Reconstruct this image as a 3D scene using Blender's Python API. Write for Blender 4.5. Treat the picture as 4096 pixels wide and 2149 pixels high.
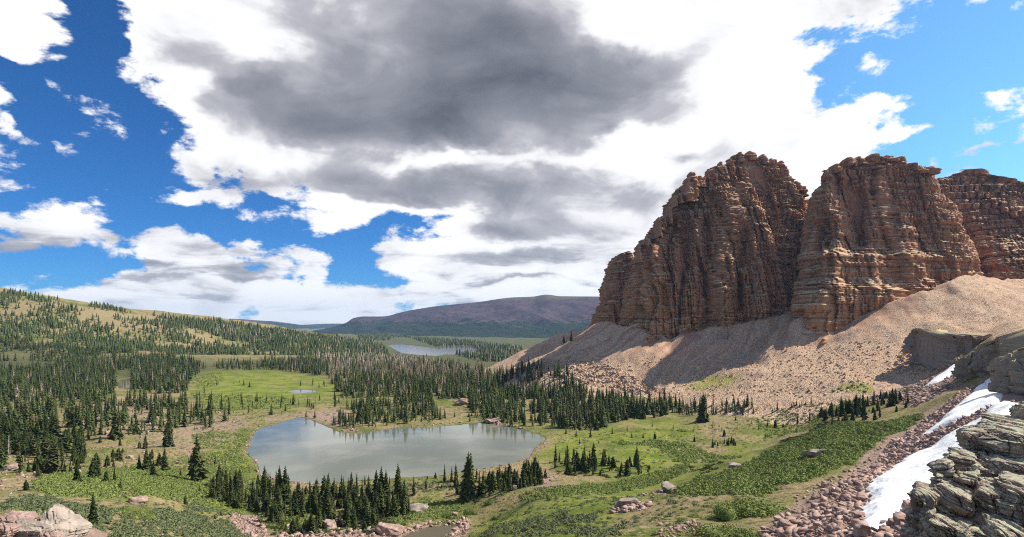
import bpy, bmesh, math, random
import numpy as np
from mathutils import Vector

for _o in list(bpy.data.objects):
    bpy.data.objects.remove(_o)
S = bpy.context.scene
COL = S.collection

# ------------------------------------------------------------------ camera, light, exposure
F = 512 / math.tan(math.radians(40.0))          # focal length in pixels of a 1024 wide picture
HV = 322.0                                      # picture row of the true horizon
cam_d = bpy.data.cameras.new('camera')
cam = bpy.data.objects.new('camera', cam_d)
COL.objects.link(cam)
cam.location = (0, 0, 0)
cam.rotation_euler = (math.radians(90), 0, 0)
cam_d.sensor_width = 36.0
cam_d.lens = 18.0 / math.tan(math.radians(40.0))
cam_d.shift_y = (HV - 268.5) / 1024.0
cam_d.clip_start = 0.1
cam_d.clip_end = 80000.0
S.camera = cam
S.view_settings.view_transform = 'Standard'
S.view_settings.look = 'None'
S.view_settings.exposure = 0.58
S.view_settings.gamma = 1.0
S.render.engine = 'CYCLES'
S.cycles.use_denoising = False
S.cycles.use_adaptive_sampling = False
S.cycles.sample_clamp_indirect = 4.0
S.cycles.max_bounces = 5
S.cycles.diffuse_bounces = 2
S.cycles.glossy_bounces = 2
S.cycles.transparent_max_bounces = 4
S.cycles.volume_bounces = 0
S.cycles.pixel_filter_type = 'BLACKMAN_HARRIS'
S.cycles.filter_width = 1.1

SUN_AZ, SUN_EL = 73.0, 45.0                      # degrees, clockwise from the view direction
sun_d = bpy.data.lights.new('sun', 'SUN')
sun_d.energy = 5.0
sun_d.angle = math.radians(0.5)
sun_d.color = (1.0, 0.93, 0.81)
sun = bpy.data.objects.new('sun', sun_d)
COL.objects.link(sun)
_a, _e = math.radians(SUN_AZ), math.radians(SUN_EL)
SUNV = Vector((math.sin(_a) * math.cos(_e), math.cos(_a) * math.cos(_e), math.sin(_e)))
sun.rotation_euler = SUNV.to_track_quat('Z', 'Y').to_euler()
sun.location = (300, 100, 400)


# ------------------------------------------------------------------ node helper
class NT:
    def __init__(s, tree):
        s.t = tree
        s.n, s.l = tree.nodes, tree.links
        s.n.clear()

    def put(s, sock, v):
        if isinstance(v, bpy.types.NodeSocket):
            s.l.new(v, sock)
        elif v is not None:
            if isinstance(v, (tuple, list)) and len(v) == 3 and sock.type == 'RGBA':
                v = tuple(v) + (1.0,)
            sock.default_value = v

    def node(s, typ, **kw):
        n = s.n.new(typ)
        for k, v in kw.items():
            setattr(n, k, v)
        return n

    def m(s, op, a, b=None, c=None, clamp=False):
        n = s.node('ShaderNodeMath', operation=op, use_clamp=clamp)
        for i, v in enumerate((a, b, c)):
            s.put(n.inputs[i], v)
        return n.outputs[0]

    def v(s, op, a, b=None, c=None):
        n = s.node('ShaderNodeVectorMath', operation=op)
        s.put(n.inputs[0], a)
        if op == 'SCALE':
            s.put(n.inputs['Scale'], b)
        else:
            s.put(n.inputs[1], b)
            s.put(n.inputs[2], c)
        return n.outputs['Value'] if op in ('LENGTH', 'DOT_PRODUCT', 'DISTANCE') else n.outputs['Vector']

    def sep(s, a):
        n = s.node('ShaderNodeSeparateXYZ')
        s.put(n.inputs[0], a)
        return n.outputs

    def comb(s, x, y, z=0.0):
        n = s.node('ShaderNodeCombineXYZ')
        for i, v in enumerate((x, y, z)):
            s.put(n.inputs[i], v)
        return n.outputs[0]

    def noise(s, vec, scale, detail=4.0, rough=0.55, dist=0.0, lac=2.0):
        n = s.node('ShaderNodeTexNoise')
        s.put(n.inputs['Vector'], vec)
        n.inputs['Scale'].default_value = scale
        n.inputs['Detail'].default_value = detail
        n.inputs['Roughness'].default_value = rough
        n.inputs['Lacunarity'].default_value = lac
        n.inputs['Distortion'].default_value = dist
        return n.outputs[0]

    def voro(s, vec, scale, feature='F1', out='Distance', rand=1.0):
        n = s.node('ShaderNodeTexVoronoi', feature=feature)
        s.put(n.inputs['Vector'], vec)
        n.inputs['Scale'].default_value = scale
        n.inputs['Randomness'].default_value = rand
        return n.outputs[out]

    def ss(s, x, a, b, lo=0.0, hi=1.0):
        n = s.node('ShaderNodeMapRange', interpolation_type='SMOOTHSTEP')
        s.put(n.inputs['Value'], x)
        for k, v in zip(('From Min', 'From Max', 'To Min', 'To Max'), (a, b, lo, hi)):
            s.put(n.inputs[k], v)
        return n.outputs[0]

    def mix(s, f, a, b, blend='MIX'):
        n = s.node('ShaderNodeMix', data_type='RGBA', blend_type=blend)
        n.clamp_factor = True
        s.put(n.inputs[0], f)
        s.put(n.inputs[6], a)
        s.put(n.inputs[7], b)
        return n.outputs[2]

    def ramp(s, f, pts, interp='LINEAR'):
        n = s.node('ShaderNodeValToRGB')
        r = n.color_ramp
        r.interpolation = interp
        while len(r.elements) < len(pts):
            r.elements.new(0.5)
        for e, (p, c) in zip(r.elements, pts):
            e.position = p
            e.color = tuple(c) + (1.0,) if len(c) == 3 else c
        s.put(n.inputs[0], f)
        return n.outputs[0]

    def attr(s, name):
        n = s.node('ShaderNodeAttribute', attribute_name=name)
        return n.outputs['Fac']

    def pos(s):
        return s.node('ShaderNodeNewGeometry').outputs['Position']

    def nrm(s):
        return s.node('ShaderNodeNewGeometry').outputs['Normal']

    def bump(s, h, strength=0.5, dist=0.3):
        n = s.node('ShaderNodeBump')
        n.inputs['Strength'].default_value = strength
        n.inputs['Distance'].default_value = dist
        s.put(n.inputs['Height'], h)
        return n.outputs[0]


def material(name, rough=0.9, spec=0.2):
    m = bpy.data.materials.new(name)
    m.use_nodes = True
    t = NT(m.node_tree)
    out = t.node('ShaderNodeOutputMaterial')
    b = t.node('ShaderNodeBsdfPrincipled')
    b.inputs['Roughness'].default_value = rough
    b.inputs['Specular IOR Level'].default_value = spec
    t.l.new(b.outputs[0], out.inputs['Surface'])
    t.b, t.mat, t.out = b, m, out
    return t


# photograph coordinates: q = pixels of the 2576 px wide view of it
K = 1024 / 2576.0


def azel(x, y):
    u, v = x * K, y * K
    a = math.atan((u - 512) / F)
    return math.degrees(a), math.degrees(math.atan((HV - v) / F * math.cos(a)))


# ------------------------------------------------------------------ world: sky with clouds by direction (azimuth, elevation)
W = bpy.data.worlds.new('World')
S.world = W
W.use_nodes = True
t = NT(W.node_tree)
wout = t.node('ShaderNodeOutputWorld')
bg = t.node('ShaderNodeBackground')
t.l.new(bg.outputs[0], wout.inputs['Surface'])
tc = t.node('ShaderNodeTexCoord')
D = t.v('NORMALIZE', tc.outputs['Generated'])
dx, dy, dz = t.sep(D)
az = t.m('MULTIPLY', t.m('ARCTAN2', dx, dy), 180 / math.pi)
el = t.m('MULTIPLY', t.m('ARCSINE', dz), 180 / math.pi)
flat = t.comb(dx, dy, t.m('MULTIPLY', dz, 1.9))
w1 = t.node('ShaderNodeTexNoise')
t.put(w1.inputs['Vector'], flat)
w1.inputs['Scale'].default_value = 4.0
w1.inputs['Detail'].default_value = 5.0
w1.inputs['Roughness'].default_value = 0.6
warp = t.v('SCALE', t.v('SUBTRACT', w1.outputs['Color'], (0.5, 0.5, 0.5)), 12.0)
AE0 = t.comb(az, el)
AE = t.v('ADD', AE0, t.v('MULTIPLY', warp, (1.0, 0.6, 0.0)))
n_big = t.noise(flat, 3.0, 3.0, 0.5)
n_fine = t.noise(flat, 12.0, 12.0, 0.64, 0.2)
n_puff = t.voro(t.v('ADD', flat, t.v('SCALE', warp, 0.012)), 16.0, 'SMOOTH_F1')


def blob(x, y, rx, ry, src):
    ca, ce = azel(x, y)
    ra = abs(azel(x + rx * .5, y)[0] - azel(x - rx * .5, y)[0])
    re = abs(azel(x, y + ry * .5)[1] - azel(x, y - ry * .5)[1])
    p = t.v('MULTIPLY', t.v('SUBTRACT', src, (ca, ce, 0)), (1 / ra, 1 / re, 0))
    return t.v('LENGTH', p), min(ra, re)


def sdf(b, src):
    d, s = blob(*b, src)
    return t.m('MULTIPLY_ADD', d, -s, s)


field = t.m('MULTIPLY_ADD', n_big, 30.0, -16.0)              # scattered cloud all round
CLOUD_BIG = [(1000, 130, 700, 390), (1750, 300, 620, 620), (1240, 640, 300, 150), (620, 330, 240, 170),
             (1500, 700, 560, 120), (330, 770, 800, 95), (900, 795, 900, 60), (630, 785, 260, 60), (1300, -300, 1200, 340)]
HOLES = [(215, 150, 95, 330), (60, 290, 170, 130), (240, 400, 175, 120), (330, 500, 120, 95), (470, 545, 190, 52),
         (800, 592, 180, 52), (880, 640, 95, 50), (250, 610, 50, 36), (2420, 200, 330, 210), (2130, 120, 90, 50), (2480, 350, 170, 110)]
CLOUD_SMALL = [(40, 60, 112, 125), (165, 275, 52, 40), (120, 305, 26, 36), (5, 310, 42, 40), (200, 285, 30, 22), (110, 545, 190, 88), (200, 500, 70, 42),
               (370, 610, 75, 68), (560, 650, 250, 52), (690, 640, 115, 45), (2150, 340, 130, 110), (2225, 355, 95, 50),
               (1000, 440, 430, 130), (1350, 510, 330, 130), (700, 440, 200, 70), (2462, 268, 44, 22), (2445, 322, 30, 36), (2560, 312, 90, 62), (2430, 430, 100, 52), (2490, 405, 34, 30), (2150, 60, 90, 40),
               (410, 250, 40, 30), (470, 480, 60, 20)]
for b in CLOUD_BIG:
    field = t.m('SMOOTH_MAX', field, sdf(b, AE), 2.0)
for b in HOLES:
    field = t.m('SMOOTH_MIN', field, t.m('MULTIPLY', sdf(b, AE), -1.0), 1.0)
for b in CLOUD_SMALL:
    field = t.m('SMOOTH_MAX', field, sdf(b, AE), 0.4)
edge = t.m('MULTIPLY_ADD', n_fine, 8.0, -4.0)
edge = t.m('ADD', edge, t.m('MULTIPLY_ADD', n_puff, -3.0, 1.1))
fld = t.m('ADD', field, edge)
alpha = t.ss(fld, -0.3, 0.7)
DARK = [(1150, 270, 620, 245, .25), (1120, 200, 480, 200, .55), (1480, 210, 330, 150, .5), (760, 330, 250, 150, .38), (1000, 475, 380, 62, .5), (620, 200, 240, 220, .08), (560, 430, 170, 90, .14), (1250, 60, 260, 110, .3),
        (1400, 480, 320, 70, .4), (1290, 568, 140, 48, .42), (1310, 655, 170, 34, .36), (1530, 600, 150, 66, .2), (1540, 690, 160, 50, .1),
        (100, 632, 200, 40, .32), (330, 672, 120, 17, .5), (650, 678, 110, 36, .36), (800, 40, 320, 90, .25), (560, 470, 170, 60, .2),
        (1640, 480, 160, 110, .14), (1720, 370, 60, 20, .25), (980, 300, 420, 90, .35), (70, 690, 170, 12, .3), (420, 720, 170, 14, .25),
        (640, 705, 160, 10, .3), (1200, 20, 300, 90, .4), (640, 200, 130, 90, .2), (1000, 690, 60, 22, .2), (1240, 712, 160, 9, .25)]
LIGHT = [(450, 200, 90, 60, .35), (460, 310, 100, 75, .4), (590, 110, 90, 60, .35), (1150, 390, 230, 38, .35), (1450, 265, 90, 26, .3), (700, 130, 120, 80, .2),
         (1620, 330, 130, 40, .45), (1000, 525, 300, 26, .45), (1060, 410, 130, 30, .3), (1570, 60, 200, 110, .5), (1900, 180, 200, 200, .6), (1640, 400, 130, 60, .25), (1480, 390, 200, 35, .25), (720, 410, 160, 50, .2), (1350, 620, 300, 30, .15)]
dark = 0.0
for x, y, rx, ry, a in DARK:
    d, s = blob(x, y, rx * 1.25, ry * 1.25, AE)
    dark = t.m('ADD', dark, t.ss(d, 0.0, 1.0, a, 0.0))
for x, y, rx, ry, a in LIGHT:
    d, s = blob(x, y, rx * 1.2, ry * 1.2, AE)
    dark = t.m('SUBTRACT', dark, t.ss(d, 0.0, 1.0, a, 0.0))
shn = t.noise(t.v('ADD', flat, (3.1, 1.7, 0.4)), 7.0, 10.0, 0.55, 0.6)
dark = t.m('ADD', dark, t.m('MULTIPLY_ADD', shn, 1.0, -0.5))
puff2 = t.voro(t.v('ADD', flat, t.v('SCALE', warp, 0.02)), 9.0, 'SMOOTH_F1')
dark = t.m('ADD', dark, t.m('MULTIPLY_ADD', puff2, .5, -.205))
dark = t.m('ADD', dark, t.m('MULTIPLY', t.ss(fld, 0.2, 6.0), 0.07))
dark = t.m('ADD', dark, t.ss(el, 31, 46, 0.0, 0.42))  # unseen cloud above the frame greyed, added to lower the ambient light
lown = t.noise(t.comb(t.m('MULTIPLY', az, .11), t.m('MULTIPLY', el, .55), 2.0), 1.0, 6, .6, .4)
dark = t.m('ADD', dark, t.m('MULTIPLY', t.m('MULTIPLY_ADD', lown, 2.0, -.95, True), t.ss(el, 10, 4)))
ccol = t.ramp(t.m('MULTIPLY', dark, .8), [(0.0, (1.2, 1.2, 1.22)), (0.13, (1.05, 1.05, 1.07)), (0.28, (0.58, 0.58, 0.63)), (0.5, (0.35, 0.36, 0.41)), (0.98, (0.145, 0.155, 0.195))])
sky = t.node('ShaderNodeTexSky', sky_type='NISHITA')
sky.sun_disc = False
sky.sun_elevation = _e
sky.sun_rotation = _a
sky.altitude = 3200
sky.air_density = 1.0
sky.dust_density = 0.6
sky.ozone_density = 2.5
near_sun = t.ss(t.v('DOT_PRODUCT', D, tuple(SUNV)), 0.2, 0.86)
blue = t.mix(1.0, t.v('SCALE', sky.outputs[0], 0.12), t.mix(near_sun, (0.2, 0.66, 1.12), (1.25, 1.9, 1.95)), 'MULTIPLY')
final = t.mix(alpha, blue, ccol)
t.put(bg.inputs['Color'], final)
bg.inputs['Strength'].default_value = 0.61

# ------------------------------------------------------------------ numpy noise
def _hash(ix, iy, iz, seed):
    h = (ix.astype(np.int64) * 374761393 + iy.astype(np.int64) * 668265263 + iz.astype(np.int64) * 2147483647 * 3 + seed * 974634777) & 0xFFFFFFFF
    h = ((h ^ (h >> 13)) * 1274126177) & 0xFFFFFFFF
    h = ((h ^ (h >> 16)) * 2246822519) & 0xFFFFFFFF
    return ((h ^ (h >> 15)) & 0xFFFFFF) / float(0x1000000)


def hash1(i, seed=0):
    i = np.asarray(i)
    return _hash(i, i * 0, i * 0, seed)


def hash2(i, j, seed=0):
    i, j = np.broadcast_arrays(i, j)
    return _hash(i, j, i * 0, seed)


def vn2(x, y, seed=0):
    x, y = np.broadcast_arrays(np.asarray(x, float), np.asarray(y, float))
    ix, iy = np.floor(x), np.floor(y)
    fx, fy = x - ix, y - iy
    fx, fy = fx * fx * fx * (fx * (fx * 6 - 15) + 10), fy * fy * fy * (fy * (fy * 6 - 15) + 10)
    z = np.zeros_like(ix)
    a, b = _hash(ix, iy, z, seed), _hash(ix + 1, iy, z, seed)
    c, d = _hash(ix, iy + 1, z, seed), _hash(ix + 1, iy + 1, z, seed)
    return (a * (1 - fx) + b * fx) * (1 - fy) + (c * (1 - fx) + d * fx) * fy


def vn3(x, y, w, seed=0):
    x, y, w = np.broadcast_arrays(np.asarray(x, float), np.asarray(y, float), np.asarray(w, float))
    iw = np.floor(w)
    fw = w - iw
    fw = fw * fw * (3 - 2 * fw)
    ix, iy = np.floor(x), np.floor(y)
    fx, fy = x - ix, y - iy
    fx, fy = fx * fx * (3 - 2 * fx), fy * fy * (3 - 2 * fy)
    r = []
    for k in (0, 1):
        z = iw + k
        a, b = _hash(ix, iy, z, seed), _hash(ix + 1, iy, z, seed)
        c, d = _hash(ix, iy + 1, z, seed), _hash(ix + 1, iy + 1, z, seed)
        r.append((a * (1 - fx) + b * fx) * (1 - fy) + (c * (1 - fx) + d * fx) * fy)
    return r[0] * (1 - fw) + r[1] * fw


def fbm2(x, y, o=4, seed=0, g=0.5):
    s, a, tot = 0.0, 1.0, 0.0
    for k in range(o):
        s = s + a * vn2(x * 2.03 ** k + 17.3 * k, y * 2.03 ** k - 9.1 * k, seed + k)
        tot += a
        a *= g
    return s / tot * 2 - 1


def fbm3(x, y, w, o=3, seed=0, g=0.5):
    s, a, tot = 0.0, 1.0, 0.0
    for k in range(o):
        s = s + a * vn3(x * 2.03 ** k + 7.3 * k, y * 2.03 ** k - 3.1 * k, w * 2.03 ** k + 1.7 * k, seed + k)
        tot += a
        a *= g
    return s / tot * 2 - 1


def sstep(x, a, b):
    f = np.clip((np.asarray(x, float) - a) / (b - a), 0, 1)
    return f * f * (3 - 2 * f)


def pchip(x, y, xi):
    x, y = np.asarray(x, float), np.asarray(y, float)
    h = np.diff(x)
    d = np.diff(y) / h
    m = np.zeros_like(y)
    for i in range(1, len(x) - 1):
        if d[i - 1] * d[i] > 0:
            w1, w2 = 2 * h[i] + h[i - 1], h[i] + 2 * h[i - 1]
            m[i] = (w1 + w2) / (w1 / d[i - 1] + w2 / d[i])
    m[0], m[-1] = d[0], d[-1]
    xi = np.clip(xi, x[0], x[-1])
    i = np.clip(np.searchsorted(x, xi) - 1, 0, len(x) - 2)
    s = (xi - x[i]) / h[i]
    return (y[i] * (2 * s ** 3 - 3 * s ** 2 + 1) + h[i] * m[i] * (s ** 3 - 2 * s ** 2 + s)
            + y[i + 1] * (-2 * s ** 3 + 3 * s ** 2) + h[i] * m[i + 1] * (s ** 3 - s ** 2))


def inpoly(x, y, poly):
    x, y = np.asarray(x, float), np.asarray(y, float)
    r = np.zeros(x.shape, bool)
    n = len(poly)
    for i in range(n):
        x1, y1 = poly[i]
        x2, y2 = poly[(i + 1) % n]
        if y1 == y2:
            continue
        c = ((y1 > y) != (y2 > y)) & (x < (x2 - x1) * (y - y1) / (y2 - y1) + x1)
        r ^= c
    return r


def polydist(x, y, poly, closed=True):
    d = np.full(np.shape(x), 1e9)
    n = len(poly)
    for i in range(n if closed else n - 1):
        x1, y1 = poly[i]
        x2, y2 = poly[(i + 1) % n]
        l2 = (x2 - x1) ** 2 + (y2 - y1) ** 2 + 1e-12
        s = np.clip(((x - x1) * (x2 - x1) + (y - y1) * (y2 - y1)) / l2, 0, 1)
        d = np.minimum(d, np.hypot(x - x1 - s * (x2 - x1), y - y1 - s * (y2 - y1)))
    return d


def mesh_np(name, V, Q, mat, smooth=False, attrs=None, parent=None, T=None, link=True):
    """V (n,3); Q (m,4) quads or None; T (k,3) triangles or None."""
    me = bpy.data.meshes.new(name)
    V = np.ascontiguousarray(V, np.float32)
    me.vertices.add(len(V))
    me.vertices.foreach_set('co', V.ravel())
    loops, starts, tot = [], [], 0
    for arr, k in ((Q, 4), (T, 3)):
        if arr is not None and len(arr):
            arr = np.asarray(arr, np.int32)
            loops.append(arr.ravel())
            starts.append(tot + np.arange(len(arr), dtype=np.int32) * k)
            tot += arr.size
    loops = np.concatenate(loops)
    starts = np.concatenate(starts)
    me.loops.add(len(loops))
    me.loops.foreach_set('vertex_index', loops)
    me.polygons.add(len(starts))
    me.polygons.foreach_set('loop_start', starts)
    if smooth:
        me.polygons.foreach_set('use_smooth', np.ones(len(starts), bool))
    for k, v in (attrs or {}).items():
        a = me.attributes.new(k, 'FLOAT', 'POINT')
        a.data.foreach_set('value', np.ascontiguousarray(v, np.float32).ravel())
    me.update(calc_edges=True)
    me.validate()
    for mm in (mat if isinstance(mat, (list, tuple)) else [mat]):
        me.materials.append(mm)
    o = bpy.data.objects.new(name, me)
    if link:
        COL.objects.link(o)
    if parent is not None:
        o.parent = parent
    return o


def grid_quads(nr, nc, wrap=False):
    r, c = np.meshgrid(np.arange(nr - 1), np.arange(nc if wrap else nc - 1), indexing='ij')
    c2 = (c + 1) % nc
    return np.stack([r * nc + c, r * nc + c2, (r + 1) * nc + c2, (r + 1) * nc + c], -1).reshape(-1, 4)


def tag(o, label=None, cat=None, group=None, kind=None):
    for k, v in (('label', label), ('category', cat), ('group', group), ('kind', kind)):
        if v:
            o[k] = v
    return o


def proj(x, y, z):
    return 512 + F * x / y, HV - F * z / y


def unproj(u, v, y):
    return (u - 512) / F * y, y, (HV - v) / F * y


def q2w(x, y, z):
    """photograph point whose ground height is z -> world x, y"""
    u, v = x * K, y * K
    d = z * F / (HV - v)
    return (u - 512) / F * d, d


# ------------------------------------------------------------------ terrain
LAKE_Z = -62.0
lake_q = [(640, 1090), (652, 1078), (690, 1068), (752, 1050), (775, 1054), (800, 1064), (832, 1077), (850, 1086), (900, 1090), (950, 1084), (1000, 1076), (1080, 1075),
          (1160, 1068), (1210, 1062), (1250, 1069), (1310, 1080), (1362, 1095), (1374, 1105), (1345, 1125), (1332, 1148), (1290, 1165), (1240, 1174), (1180, 1186),
          (1100, 1197), (1000, 1203), (900, 1209), (850, 1214), (780, 1217), (730, 1210), (680, 1202), (655, 1196), (648, 1165), (622, 1142), (630, 1110)]
pond_q = [(1010, 1352), (1040, 1338), (1075, 1326), (1110, 1322), (1150, 1322), (1160, 1330), (1120, 1345), (1100, 1362), (1000, 1370)]
mpond_q = [(722, 985), (740, 981), (770, 980), (798, 983), (790, 987), (760, 989), (735, 988)]
lpond_q = [(293, 968), (300, 958), (326, 956), (330, 966), (325, 976), (300, 977)]
flake_q = [(975, 869), (1010, 866), (1050, 870), (1090, 875), (1130, 872), (1185, 872), (1212, 880), (1190, 893), (1150, 893), (1118, 892), (1100, 896), (1050, 893), (1010, 888)]
LAKES = {}
for nm, qq, z in (('lake', lake_q, LAKE_Z), ('pond', pond_q, -62.2), ('meadow', mpond_q, -62.6), ('woodpond', lpond_q, -62.4), ('far', flake_q, -92.0)):
    LAKES[nm] = ([q2w(x, y, z) for x, y in qq], z)

COLS = {
    -300: [(560, 60), (500, 130), (460, 220), (430, 330), (402, 470), (372, 700), (330, 1000), (266, 1400)],
    0: [(537, 62), (495, 130), (465, 220), (440, 310), (402, 473), (372, 740), (335, 1050), (290, 1400)],
    150: [(537, 80), (505, 140), (478, 215), (450, 290), (402, 473), (366, 860), (343, 1150), (311, 1500)],
    250: [(537, 150), (525, 170), (505, 200), (470, 255), (402, 473), (366, 860), (345, 1300), (321, 1800)],
    330: [(537, 170), (520, 190), (500, 212), (470, 255), (402, 473), (368, 820), (352, 1250), (335, 2200)],
    400: [(537, 175), (520, 191), (500, 212), (470, 255), (402, 473), (372, 760), (357, 1600), (345, 2440)],
    460: [(537, 172), (520, 190), (500, 212), (470, 255), (402, 473), (375, 720), (357, 1600), (345, 2440)],
    500: [(537, 120), (515, 165), (495, 205), (470, 255), (402, 473), (376, 700), (357, 1600), (345, 2440)],
    560: [(537, 95), (505, 150), (488, 200), (470, 248), (402, 473), (380, 650), (357, 1600), (345, 2440)],
    656: [(537, 80), (505, 120), (485, 180), (470, 245), (402, 473), (390, 540), (357, 1600), (345, 2440)],
    755: [(537, 72), (500, 110), (465, 185), (437, 320), (410, 415), (396, 480), (350, 1400), (340, 2000)],
    795: [(537, 70), (477, 130), (440, 240), (424, 350), (408, 410), (397, 440), (340, 1000), (335, 1500)],
    835: [(537, 62), (475, 120), (428, 220), (410, 330), (400, 400), (392, 450), (340, 1000), (335, 1500)],
    880: [(537, 55), (470, 120), (425, 200), (402, 300), (392, 370), (386, 420), (330, 1000), (325, 1500)],
    915: [(537, 48), (465, 115), (417, 200), (397, 270), (385, 330), (378, 400), (325, 1000), (322, 1500)],
    960: [(537, 38), (450, 110), (410, 170), (391, 220), (371, 300), (352, 380), (320, 1000), (322, 1500)],
    1024: [(537, 20), (450, 70), (402, 150), (386, 205), (340, 262), (322, 330), (310, 1000), (315, 1500)],
    1330: [(537, 20), (450, 70), (402, 140), (376, 190), (330, 252), (310, 330), (290, 1000), (300, 1500)],
}
cu = np.array(sorted(COLS))
kn = []
for u in cu:
    c = COLS[u]
    yb = c[0][1]
    p = [(2.0, -1.9), (0.35 * yb, -0.175 * yb - 0.8)] + [(y, (HV - v) / F * y) for v, y in c]
    p += [(max(3400.0, c[-1][1] + 900), -96.0), (15000.0, -110.0)]
    kn.append(p)
kn = np.array(kn)                                    # column, knot, (y, z)
rows = [2.0]
while rows[-1] < 15000:
    y = rows[-1]
    r = 1.022 if y < 40 else 1.011 if y < 340 else 1.0055 if y < 660 else 1.011 if y < 2600 else 1.03
    rows.append(y * r)
TY = np.array(rows)
TU = np.arange(-300, 1331, 2.4)
lk = np.log(TY)
NR, NC = len(TY), len(TU)
TZ = np.zeros((NR, NC))
ky = np.stack([pchip(cu, np.log(kn[:, k, 0]), TU) for k in range(kn.shape[1])], 1)
kz = np.stack([pchip(cu, kn[:, k, 1], TU) for k in range(kn.shape[1])], 1)
for j in range(NC):
    TZ[:, j] = pchip(np.exp(ky[j]), kz[j], TY)
TX = (TU[None, :] - 512) / F * TY[:, None]
YY = np.broadcast_to(TY[:, None], TX.shape)
# hummocks
rough = sstep(YY, 20, 90) * (1 - 0.0 * YY)
und = fbm2(TX / 42, YY / 42, 4, 11) * 2.6 + fbm2(TX / 11, YY / 11, 3, 12) * 0.9 + fbm2(TX / 3.2, YY / 3.2, 2, 13) * 0.28
far_und = fbm2(TX / 240, YY / 240, 4, 14) * 16 * sstep(YY, 650, 1200) * (1 - .85 * sstep(TX / YY, -.25, -.17) * (1 - sstep(TX / YY, .02, .1)) * sstep(YY, 900, 1300))
flatq = [(480, 950), (560, 925), (760, 930), (860, 965), (850, 1000), (700, 1025), (520, 1025)]
PU, PV = proj(TX, YY, TZ)
QU, QV = PU / K, PV / K
meadow_far = inpoly(QU, QV, flatq)
calm = np.ones_like(TX)
calm = np.minimum(calm, 0.15 + 0.85 * sstep(polydist(QU, QV, flatq), 0, 60) * (~meadow_far))
TZ = TZ + (und * rough + far_und) * calm
# talus: a row of debris cones under the cliff foot
BASE = [(560, 332, 775, .5), (594, 327, 760, .5), (604, 322, 700, .56), (612, 321, 610, .58), (634, 326, 586, .62), (660, 332, 568, .62), (676, 340, 556, .6), (692, 331, 560, .62), (712, 326, 560, .62),
        (736, 322, 558, .64), (762, 318, 556, .64), (780, 314, 556, .64), (792, 308, 560, .6), (800, 300, 578, .56), (807, 292, 600, .54), (810, 315, 512, .58), (824, 322, 498, .62), (848, 321, 494, .62), (868, 314, 492, .6),
        (890, 301, 492, .6), (915, 290, 488, .55), (945, 285, 486, .52), (965, 279, 490, .5), (985, 272, 505, .46), (1005, 278, 515, .46), (1030, 278, 535, .46), (1090, 270, 560, .46), (1300, 262, 600, .46)]
bp = []
for i in range(len(BASE) - 1):
    a, b = np.array(BASE[i]), np.array(BASE[i + 1])
    pa, pb = np.array(unproj(*a[:3])), np.array(unproj(*b[:3]))
    n = max(2, int(np.linalg.norm(pb - pa) / 5))
    for s in np.linspace(0, 1, n, endpoint=False):
        bp.append((*(pa + (pb - pa) * s), a[3] + (b[3] - a[3]) * s))
bp = np.array(bp)
sel = (YY > 150) & (YY < 1100) & (TX > -220) & (TX < 900)
ix = np.nonzero(sel)
gx, gy = TX[ix], YY[ix]
gx2 = gx + fbm2(gx / 30, gy / 30, 3, 21) * 9
gy2 = gy + fbm2(gx / 30, gy / 30, 3, 22) * 9
tz = np.full(gx.shape, -1e9)
bi, bd = np.zeros(gx.shape), np.zeros(gx.shape)
for i, (bx, by, bz, sl) in enumerate(bp):
    d = np.hypot(gx2 - bx, gy2 - by)
    n = (hash1(np.array([i // 3]), 5)[0] - .5) * 3
    cz_ = bz + n - sl * d * (1.12 - 0.0016 * np.minimum(d, 200))
    up_ = cz_ > tz
    tz = np.where(up_, cz_, tz)
    bi, bd = np.where(up_, np.arctan2(gx2 - 330, gy2 - 700) * 120, bi), np.where(up_, d, bd)
tz += fbm2(gx / 5, gy / 5, 3, 23) * 0.7 * sstep(gy, 150, 300)
talus = np.full(TX.shape, -1e9)
talus[ix] = tz
A_STREAK, A_COARSE = np.zeros_like(TX), np.zeros_like(TX)
A_STREAK[ix] = .5 + .75 * fbm2(bi * .55 + fbm2(gx / 25, gy / 25, 2, 25) * .8, bd / 70, 4, 24)
A_COARSE[ix] = .3 + .7 * sstep(bd + fbm2(gx / 20, gy / 20, 3, 26) * 30, 18, 85)
kk = 4.0
hh = np.clip(0.5 + 0.5 * (talus - TZ) / kk, 0, 1)
SCREE = hh
TZ = np.where(talus > -1e8, TZ * (1 - hh) + np.maximum(talus, -200) * hh + kk * hh * (1 - hh) * 0.5, TZ)
# water basins: ground dips under each water sheet and just clears it outside
for nm, (poly, z) in LAKES.items():
    px, py = np.array(poly).T
    m = (TX > px.min() - 90) & (TX < px.max() + 90) & (YY > py.min() - 90) & (YY < py.max() + 90)
    gx, gy = TX[m], YY[m]
    ins = inpoly(gx, gy, poly)
    d = polydist(gx, gy, poly)
    s = 4 if nm == 'far' else 1
    bank = z + 0.25 * s + np.minimum(d, 40) * 0.02 + np.abs(fbm2(gx / 6, gy / 6, 2, 31)) * 0.5 * sstep(d, 0, 8)
    inz = z - 0.3 - np.minimum(d, 10) * 0.12 * s
    reach = 70 if nm == 'far' else 26
    w = sstep(d, 2, reach)
    tzv = TZ[m]
    TZ[m] = np.where(ins, inz, np.where(d < reach, bank * (1 - w) + np.maximum(tzv, z + 0.4) * w, tzv))


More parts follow.
